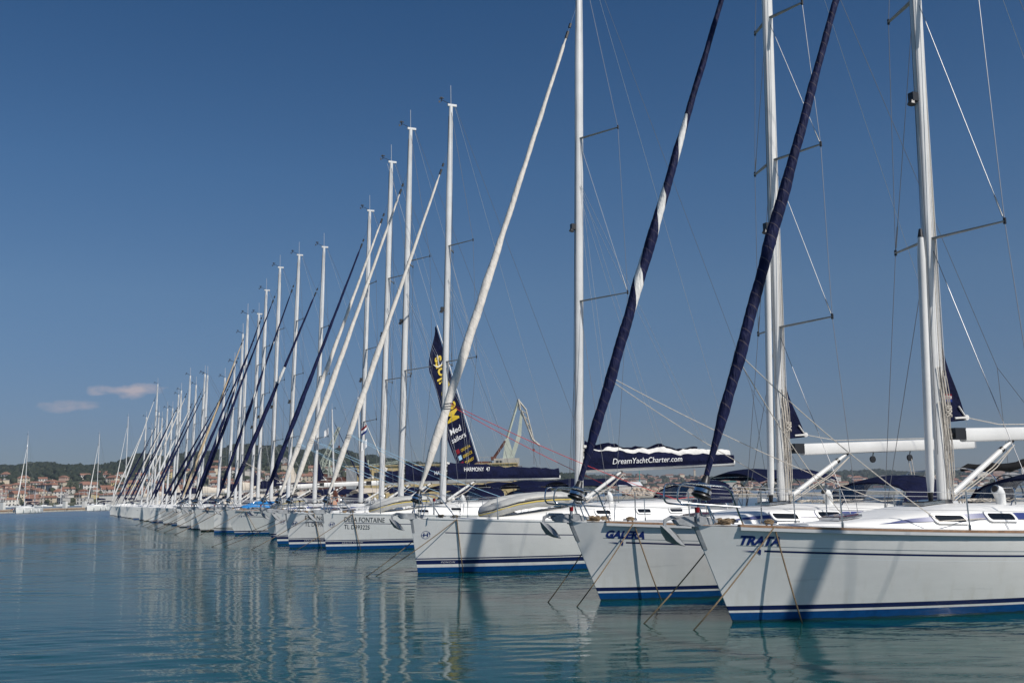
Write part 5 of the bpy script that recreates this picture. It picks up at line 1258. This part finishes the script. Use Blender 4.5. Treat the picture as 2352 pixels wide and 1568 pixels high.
# ---- seated woman on a cabin top, back to the camera
def person(p, rz):
    e = empty('person', p, rz)
    me = bpy.data.meshes.new('body')
    V = [(0, 0, .10), (0, .02, .32), (0, .01, .50), (0, -.01, .57), (0, -.02, .66), (0, -.02, .74),
         (-.17, .0, .50), (-.23, .06, .28), (-.18, .22, .14), (.17, 0, .50), (.24, .06, .28), (.20, .24, .16),
         (-.10, .02, .08), (-.16, .42, .12), (-.15, .50, -.22), (.10, .02, .08), (.16, .42, .14), (.14, .48, -.22)]
    Ed = [(0, 1), (1, 2), (2, 3), (3, 4), (4, 5), (2, 6), (6, 7), (7, 8), (2, 9), (9, 10), (10, 11), (0, 12), (12, 13), (13, 14), (0, 15), (15, 16), (16, 17)]
    rad = [(.15, .11), (.12, .085), (.13, .09), (.05, .05), (.085, .095), (.08, .09), (.055, .05), (.04, .04), (.03, .03), (.055, .05), (.04, .04), (.03, .03), (.09, .09), (.065, .065), (.045, .045), (.09, .09), (.065, .065), (.045, .045)]
    me.from_pydata(V, Ed, []); o = link('body', me, e)
    sk = o.modifiers.new('skin', 'SKIN')
    for i, r in enumerate(rad): me.skin_vertices[0].data[i].radius = r
    me.skin_vertices[0].data[0].use_root = True
    o.modifiers.new('sub', 'SUBSURF').levels = 1; o.modifiers['sub'].render_levels = 2
    me.materials.append(MT['skin'])
    hm = MB()
    for k in range(60):
        a = random.uniform(-2.6, -.5) if k % 3 else random.uniform(0, 6.28); r0 = .105
        q0_ = Vector((math.cos(a) * r0 * .4, -.02 + math.sin(a) * r0 * .4, .80 + random.uniform(0, .03)))
        q1 = Vector((math.cos(a) * r0, -.03 + math.sin(a) * r0, .72)); q2 = Vector((math.cos(a) * r0 * 1.2, -.05 + math.sin(a) * r0 * 1.1, .60)); q3 = Vector((math.cos(a) * .12, -.06 + math.sin(a) * .10, random.uniform(.42, .52)))
        hm.tube([q0_, q1, q2] + ([q3] if math.sin(a) < .2 else []), .02, 5)
    hm.build('hair', 'hair', e)
    bk = MB(); bk.loft([[(math.cos(a) * .155, .015 + math.sin(a) * .11, z) for a in [2 * math.pi * j / 16 for j in range(17)]] for z in (.38, .43)]); bk.build('bikini_top', 'dkplastic', e)
    return tag(e, 'woman with auburn hair and bare back sitting on a cabin top', 'person')
person(loc((-13.1, 56.6), 3.4, .1, iN['ctop'](3.4) + .02), THETA + .4)

# ------------------------------------------------------------------ breakwater on the left, moored yachts and far marina
bw = empty('floating_breakwater', (-133, 270, 0), math.atan2(323 - 271, -123.5 + 133.1))
L_bw = 60
for k in range(14):
    m = MB(); m.box((-60 + k * 12 + 6, -1.5, .35), (11.85, 3.0, 1.0)); m.build('pontoon', 'concrete', bw)
    m = MB(); m.box((-60 + k * 12 + 6, -3.06, .62), (11.6, .1, .22)); m.build('fender_beam', 'teak', bw)
tag(bw, 'low concrete floating breakwater on the left', 'breakwater')
bdir = Vector((math.cos(bw.rotation_euler.z), math.sin(bw.rotation_euler.z), 0))
MT['post'] = simple('white_post', (0.66, 0.66, 0.63), 0.6, var=0.06)
for i, dd in enumerate((3, 30, 39.5, 62, 84)):
    p = Vector((-133, 270, 0)) + bdir * dd + Vector((-1.5, 1.2, 0))
    pe = empty('mooring_post', (p.x, p.y, .8), bw.rotation_euler.z)
    m = MB(); m.box((0, 0, 1.0), (1.0, 1.0, 2.1)); m.build('pillar', 'post', pe)
    m = MB(); m.box((0, 0, 2.1), (1.15, 1.15, .12)); m.build('cap', 'concrete', pe)
    tag(pe, 'square white service pillar on the breakwater, ' + ['first', 'second', 'third', 'fourth', 'fifth'][i] + ' from the left', 'pillar', 'pillars on the breakwater')
bb_ = empty('buoy', (-141, 296, 0)); m = MB(); m.tube([(-.9, 0, .1), (-.8, 0, .5), (0, 0, .75), (.8, 0, .5), (.9, 0, .1)], [.3, .5, .55, .5, .3], 10); m.build('float', 'red', bb_); m = MB(); m.tube([(0, 0, .9), (0, 0, 1.5)], .06, 6); m.build('ring_post', 'steel', bb_); tag(bb_, 'small red buoy behind the breakwater at the far left', 'buoy')
def fender(b_, x, y, z):
    m = MB(); m.tube([(x, y, z), (x, y, z - .08), (x, y, z - .2), (x, y, z - .7), (x, y, z - .85)], [.03, .09, .15, .15, .05], 8); m.build('fender', 'rubber', b_)
yachts = [((-114.6, 241.0), 18.3, math.atan2(.975, -.12), 'white sailboat moored alone bow-on at the left breakwater', 13.5), ((-113.4, 278.0), 20.7, math.atan2(.97, .05), 'white sailboat with dark bimini, right of the two moored at the breakwater', 13.5), ((-112.3, 292.0), 26.5, math.atan2(.95, .3), 'sailboat with the tallest thin mast behind the far left end of the row', 16)]
for p, zt, rz, lb, L2 in yachts:
    k = zt / 18
    b_, H_, i_ = make_boat('sailboat', p, lb, dict(det=2, ms=5.3, ztop=zt, spr=[(7.0 * k, 2.0), (11.5 * k, 1.5)], gen='gen_white', gtop=zt - 2.2, gr=.11, hull='hull_pln', o=.2, boom='cover', L=L2, seed=90, gr_=1, rake=.02), rz=rz)
    for x in (1.8, 4.2, 6.6, 9):
        z, q = H_.sheer(x)
        for sd in (-1, 1): fender(b_, x, sd * (q + .14), z - .2)
# far marina boats: small, with hull, cabin, mast and boom
H2 = Hull(L=10, o=.6, zb=1.3, zm=1.0, B=3.3)
hme = H2.mesh(12).mesh('hull', 'hull_pln'); dme = H2.deck(10).mesh('deck', 'gelcoat')
cb = MB(); cb.loft([[(x, y * s_, 1.1 + z * h) for y, z in ((-1, 0), (-.85, .9), (-.5, 1), (.5, 1), (.85, .9), (1, 0))] for x, s_, h in ((1.8, .5, .05), (3, .8, .45), (6.5, 1.0, .5), (6.8, 1, .02))], False, True); cme = cb.mesh('cabin', 'gelcoat2')
mb_ = MB(); mb_.tube([(4, 0, 1.3), (4.15, 0, 14)], [.11, .08], 6); mme = mb_.mesh('mast', 'alu')
bo_ = MB(); bo_.tube([(4.1, 0, 2.4), (8, 0, 2.45)], [.22, .13], 6); bome = bo_.mesh('boom', 'navy'); bo2 = bo_.mesh('boom', 'cream')
fs_ = MB(); fs_.tube([(-.4, 0, 1.5), (4.0, 0, 12.6)], [.07, .04], 5); fsme = fs_.mesh('furled_genoa', 'gen_white')
sh_ = MB(); sh_.loft([[(x, 1.2 * math.cos(a), 1.4 + .9 * math.sin(a)) for a in [math.pi * j / 8 for j in range(9)]] for x in (6.4, 7.4)]); shme = sh_.mesh('sprayhood', 'navy')
for i in range(84):
    u = random.uniform(-.51, -.17); Y = random.uniform(760, 985); x = u * Y
    e = empty('sailboat', (x, Y, 0), random.uniform(-.25, .25) + (math.pi / 2 if random.random() < .5 else -math.pi / 2 if random.random() < .5 else .2)); s_ = random.uniform(.8, 1.2); e.scale = (s_,) * 3
    kb, kg, ks = random.random() < .6, random.random() < .6, random.random() < .6
    link('hull', hme, e); link('deck', dme, e); link('cabin', cme, e); link('mast', mme, e); link('boom', bome if kb else bo2, e)
    if kg: link('furled_genoa', fsme, e)
    if ks: link('sprayhood', shme, e)
    tag(e, ('small' if s_ < 1 else 'larger') + (' navy-boomed' if kb else ' cream-boomed') + ' sailboat' + (' with sprayhood' if ks else '') + (' and genoa' if kg and ks else ' with genoa' if kg else '') + ' in the distant marina, ' + side_word(u, True), 'sailboat', 'sailboats in the distant marina')
# low shore under the left town
# ------------------------------------------------------------------ shipyard behind the quay: hall, cranes, rusty ship block
MT['hall_yellow'] = simple('yellow_cladding', (0.52, 0.40, 0.20), 0.8, var=0.08, scale=.2)
MT['hall_grey'] = simple('grey_cladding', (0.30, 0.31, 0.32), 0.8, var=0.06, scale=.2)
MT['rust'] = simple('rusty_primer', (0.12, 0.045, 0.03), 0.9, var=0.35, scale=.25)
MT['crane'] = simple('crane_grey_green', (0.46, 0.50, 0.42), 0.6, var=0.15, scale=.5)
MT['crane_cab'] = simple('crane_cabin_white', (0.42, 0.40, 0.35), 0.7, var=0.2, scale=.4)
MT['craneteal'] = simple('crane_teal', (0.05, 0.33, 0.32), 0.6, var=0.15, scale=.5)
gm = MB(); gm.box((60, 330, .3), (420, 56, 1.2)); gq = gm.build('shipyard_quay', 'concrete'); tag(gq, None, None, kind='structure')
hw = empty('shipyard_hall', (-46.5, 302, .9))
m = MB(); m.box((24, 15, 5), (46, 30, 10.0)); m.build('wall', 'hall_yellow', hw)
m = MB(); m.box((-.6, 15, 5), (3.0, 30.4, 10.06)); m.build('end_bay', 'hall_grey', hw)
m = MB(); m.box((22.5, 15, 10.2), (50, 30.8, .3)); m.build('roof_edge', 'hall_yellow', hw)
for k in range(11):
    m = MB(); m.box((3 + k * 4.1, -.06, 7.5), (2.2, .12, 1.6)); m.build('window', 'pane', hw)
for k in range(12):
    m = MB(); m.box((1.2 + k * 4.1, -.10, 5), (.22, .2, 9.9)); m.build('pilaster', 'hall_yellow', hw)
tag(hw, 'long yellow shipyard hall with a grey end behind the masts', 'building')
def beam(mb, a, b_, w_): mb.tube([a, b_], w_ * (1.5 if w_ > .09 else 1), 4)
def lattice(mb, a, b_, w0, w1, n, r):
    a = Vector(a); b_ = Vector(b_); t = (b_ - a).normalized(); s_ = Vector((0, 1, 0)); u = t.cross(s_).normalized()
    cs_ = [(s_ * i + u * j) for i, j in ((-1, -1), (1, -1), (1, 1), (-1, 1))]
    P = [[a.lerp(b_, k / n) + c_ * lerp(w0, w1, k / n) * .5 for c_ in cs_] for k in range(n + 1)]
    for j in range(4): mb.tube([P[0][j], P[n][j]], r, 4)
    for k in range(n):
        for j in range(4): mb.tube([P[k][j], P[k + 1][(j + 1) % 4]], r * .6, 4); mb.tube([P[k][j], P[k][(j + 1) % 4]], r * .6, 4)
# harbour crane in the middle
cr = empty('harbour_crane', (-2.3, 352, .9))
m = MB(); m.loft([[(-3.2, -3, 0), (3.2, -3, 0), (3.2, 3, 0), (-3.2, 3, 0)], [(-1.5, -1.5, 9.5), (1.5, -1.5, 9.5), (1.5, 1.5, 9.5), (-1.5, 1.5, 9.5)]], True, True); m.build('portal', 'crane', cr)
m = MB(); m.box((-.3, 0, 11.4), (8.6, 5, 3.8)); cab = m.build('machine_house', 'crane_cab', cr)
for x in (-3.4, -2.2): 
    m = MB(); m.box((x, -2.55, 12.2), (.8, .1, .8)); m.build('window', 'pane', cab)
m = MB(); m.box((2.6, 0, 9.4), (4.4, 6, .25)); 
for x in (.8, 2.2, 3.6, 4.7): m.tube([(x, -3, 9.4), (x, -3, 10.6)], .06, 4)
m.tube([(.6, -3, 10.6), (4.8, -3, 10.6)], .06, 4); m.build('gallery', 'rust', cab)
m = MB(); m.loft([[(-1.6, -1, 13.2), (2.4, -1, 13.2), (2.4, 1, 13.2), (-1.6, 1, 13.2)], [(-.6, -.7, 20), (.5, -.7, 20), (.5, .7, 20), (-.6, .7, 20)]], True, True); m.build('tower', 'crane', cr)
m = MB(); m.loft([[(2.0, -1.1, 13.4), (3.4, -1.1, 13.4), (3.4, 1.1, 13.4), (2.0, 1.1, 13.4)], [(4.6, -.9, 21), (6.0, -.9, 21), (6.0, .9, 21), (4.6, .9, 21)], [(6.0, -.4, 29.5), (6.7, -.4, 29.5), (6.7, .4, 29.5), (6.0, .4, 29.5)]], True, True)
m.v = [(x - 1.2, y, z) for x, y, z in m.v]; m.build('jib', 'crane', cr)
m = MB(); beam(m, (-.1, 0, 19.8), (4.0, 0, 32.6), .28); m.build('tie', 'crane', cr)
m = MB(); beam(m, (4.6, -.5, 29.5), (4.0, 0, 33.2), .3); beam(m, (4.0, 0, 33.0), (6.6, 0, 29.6), .22); beam(m, (5.0, -.6, 29.3), (8.6, -.3, 19.4), .2); beam(m, (5.2, .6, 29.3), (8.8, .3, 19.4), .2); beam(m, (6.6, 0, 29.6), (9.0, 0, 19.2), .16)
for k in range(5): beam(m, Vector((5.0, -.6, 29.3)).lerp(Vector((8.6, -.3, 19.4)), k / 5), Vector((6.6, 0, 29.6)).lerp(Vector((9.0, 0, 19.2)), (k + .6) / 5), .1)
beam(m, (8.5, 0, 19.6), (10.9, 0, 17.4), .26); m.build('fly_jib', 'crane_cab', cr)
m = MB(); beam(m, (-.6, -.6, 19.2), (-4.6, -.6, 13.6), .3); beam(m, (-.6, .6, 19.2), (-4.6, .6, 13.6), .3); m.box((-4.7, 0, 13.4), (1.8, 2, 1.2)); m.build('counterweight', 'rust', cr)
m = MB(); beam(m, (8.9, 0, 18.8), (8.9, 0, 11.2), .06); m.tube([(8.9, 0, 16.4), (8.9, 0, 15.6)], .35, 6); beam(m, (10.9, 0, 17.2), (10.9, 0, 11.2), .04); m.build('hook_cable', 'rust', cr)
put_text('lettering', 'Mmtalka', lambda a_, b_: Vector((-2.9 + a_, -2.56, 9.9 + b_)), 'hall_grey', cab, 4.0, 0, .02, .8)
tag(cr, 'pale grey-green harbour crane with folded jib rising behind the boats', 'crane')
# lattice crane and rusty ship block on the left of the hall
lc = empty('lattice_crane', (-75, 425, .9))
m = MB(); lattice(m, (-3.5, 0, 14), (3.6, 0, 30), 2.2, .8, 9, .16); m.build('jib', 'crane', lc)
m = MB(); lattice(m, (-3, 0, 0), (-1.5, 0, 17), 4.5, 2.4, 6, .2); lattice(m, (3.5, 0, 2), (0, 0, 16), 1.8, 1.2, 6, .16); m.build('tower', 'crane', lc)
m = MB(); m.box((-1.2, 0, 9), (7, 4, 2.4)); m.build('machine_house', 'crane_cab', lc)
m = MB(); beam(m, (3.6, 0, 30), (3.6, 0, 22), .07); m.tube([(3.6, 0, 22.4), (3.6, 0, 21.4)], .4, 6); beam(m, (-1.6, 0, 17), (3.4, 0, 29.6), .08); beam(m, (-4.5, 0, 15), (3.4, 0, 29.8), .06); m.build('hook_cable', 'rust', lc)
tag(lc, 'lattice shipyard crane with raised jib left of the yellow hall', 'crane')
l2 = empty('lattice_crane', (-58, 470, .9)); m = MB(); lattice(m, (-8, 0, 15), (9, 0, 17.2), 1.3, .8, 12, .14); m.build('jib', 'crane', l2); m = MB(); lattice(m, (-8.5, 0, 0), (-8.5, 0, 18), 1.6, 1.4, 8, .14); m.build('tower', 'crane', l2); tag(l2, 'small crane with level jib just above the yellow hall', 'crane')
rs = empty('ship_block', (-66, 402, .9)); m = MB(); m.loft([[(-9, 0, 0), (9, 0, 0), (9, 14, 0), (-9, 14, 0)], [(-10, 0, 9), (10, 0, 9.4), (10, 14, 9.4), (-10, 14, 9)]], True, True); m.build('plating', 'rust', rs)
for k in range(4): m = MB(); m.box((-7 + k * 4.5, .5, 9.9), (1.6, 2, 1.2)); m.build('deck_fitting', 'crane_cab' if k % 2 else 'rust', rs)
tag(rs, 'rust-brown ship section left of the yellow hall', 'ship block')
r2 = empty('ship_superstructure', (-12.5, 355, .9)); m = MB(); m.box((0, 0, 6), (9.5, 7, 13)); m.build('wall', 'rust', r2)
m = MB()
for x in (-4.7, -2.3, 0, 2.3, 4.7): m.tube([(x, -3.5, 12.4), (x, -3.5, 13.8)], .06, 4)
m.tube([(-4.7, -3.5, 13.8), (4.7, -3.5, 13.8)], .06, 4); m.build('railing', 'crane_cab', r2)
for x in (-2.5, .2, 2.7): m = MB(); m.box((x, -3.55, 11), (.7, .1, .9)); m.build('window', 'pane', r2)
tag(r2, 'rust-red ship superstructure beside the harbour crane', 'ship block')
tp = empty('lamp_mast', (62, 520, 0)); m = MB(); m.tube([(0, 0, 0), (0, 0, 16)], [.28, .16], 6); m.build('pole', 'craneteal', tp); m = MB(); m.box((0, 0, 16), (1.6, .4, .3)); m.build('lamp_head', 'craneteal', tp); tag(tp, 'slim teal mast above the stone mole', 'lamp mast')
# stone mole with a white tent, number board and site hut
MT['stone'] = simple('limestone_rubble', (0.46, 0.38, 0.30), 0.95, var=0.35, scale=.35)
me_rocks = []
for k in range(5):
    m = MB(); P = IV * (1 + rng.uniform(-.3, .3, (len(IV), 1))); m.add([tuple(p) for p in P * np.array([1, 1, .75])], [tuple(f) for f in IF]); me_rocks.append(m.mesh('boulder', 'stone', 5))
mole = empty('stone_mole', (0, 0, 0))
core = MB(); core.loft([[(46, 440, -1), (100, 448, -1), (100, 466, -1), (46, 466, -1)], [(48, 446, 2.2), (98, 450, 1.6), (98, 462, 1.6), (48, 462, 2.2)]], True, True); core.build('core', 'stone', mole)
for k in range(290):
    x = random.uniform(46, 99); y = random.uniform(437, 452); o = link('boulder', random.choice(me_rocks), mole); s_ = random.uniform(.45, 1.25)
    o.location = (x, y, max(.0, (y - 438) / 9 * 2.2) * random.uniform(.7, 1.15)); o.scale = (s_ * random.uniform(.8, 1.4), s_, s_); o.rotation_euler = (random.uniform(-1, 1), random.uniform(-1, 1), random.uniform(0, 6))
tag(mole, 'pale rubble stone mole seen between the second and third boats', 'mole')
tn = empty('tent', (50, 456, 2)); m = MB(); m.add([(-5, -3, 0), (5, -3, 0), (5, 3, 0), (-5, 3, 0), (-5, -3, 3), (5, -3, 3), (5, 3, 3), (-5, 3, 3)], [(0, 1, 5, 4), (1, 2, 6, 5), (2, 3, 7, 6), (3, 0, 4, 7)]); m.build('wall', 'wall_white', tn)
m = MB(); m.loft([[(-5.3, -3.3, 2.9), (5.3, -3.3, 2.9), (5.3, 3.3, 2.9), (-5.3, 3.3, 2.9)], [(-4.5, -.1, 4.6), (4.5, -.1, 4.6), (4.5, .1, 4.6), (-4.5, .1, 4.6)]], True, True); m.build('roof', 'whitetext', tn); tag(tn, 'white tent on the stone mole', 'tent')
sb = empty('number_board', (68.5, 450, 2)); m = MB(); m.box((0, 0, 2.2), (2.4, .1, 2.2)); m.build('board', 'post', sb); m = MB(); m.tube([(0, .1, -1), (0, .1, 3)], .08, 6); m.build('post', 'steel', sb); put_text('lettering', '4', lambda a_, b_: Vector((-.45 + a_, -.07, 1.5 + b_)), 'darktext', sb, .9, 0, 0, 1.4); tag(sb, 'white board with a number standing on the stone mole', 'sign')
ht = empty('site_hut', (92, 458, 1.6)); m = MB(); m.box((0, 0, 2), (9, 4, 4.4)); m.build('wall', 'wall_grey', ht); m = MB(); m.box((0, 0, 4.3), (9.4, 4.4, .25)); m.build('roof', 'craneteal', ht); m = MB(); m.box((-2, -2.05, 1.6), (1.4, .1, 2.6)); m.build('door', 'pane', ht); tag(ht, 'grey site hut with green roof edge at the right end of the stone mole', 'hut')

# ------------------------------------------------------------------ thin summer haze over the bay
hz = MB(); hz.box((0, 2350, 72), (6000, 5300, 154)); ho = hz.build('haze', None)
hm_ = bpy.data.materials.new('haze'); hm_.use_nodes = True; hn = hm_.node_tree; hn.nodes.clear()
pv = hn.nodes.new('ShaderNodeVolumePrincipled'); pv.inputs['Color'].default_value = (0.80, 0.88, 1.0, 1); pv.inputs['Density'].default_value = 0.00011; pv.inputs['Anisotropy'].default_value = 0.3
oo = hn.nodes.new('ShaderNodeOutputMaterial'); hn.links.new(pv.outputs[0], oo.inputs['Volume'])
ho.data.materials.append(hm_); tag(ho, None, None, kind='stuff'); ho['label'] = 'thin pale haze lying over the whole bay'; ho['category'] = 'haze'
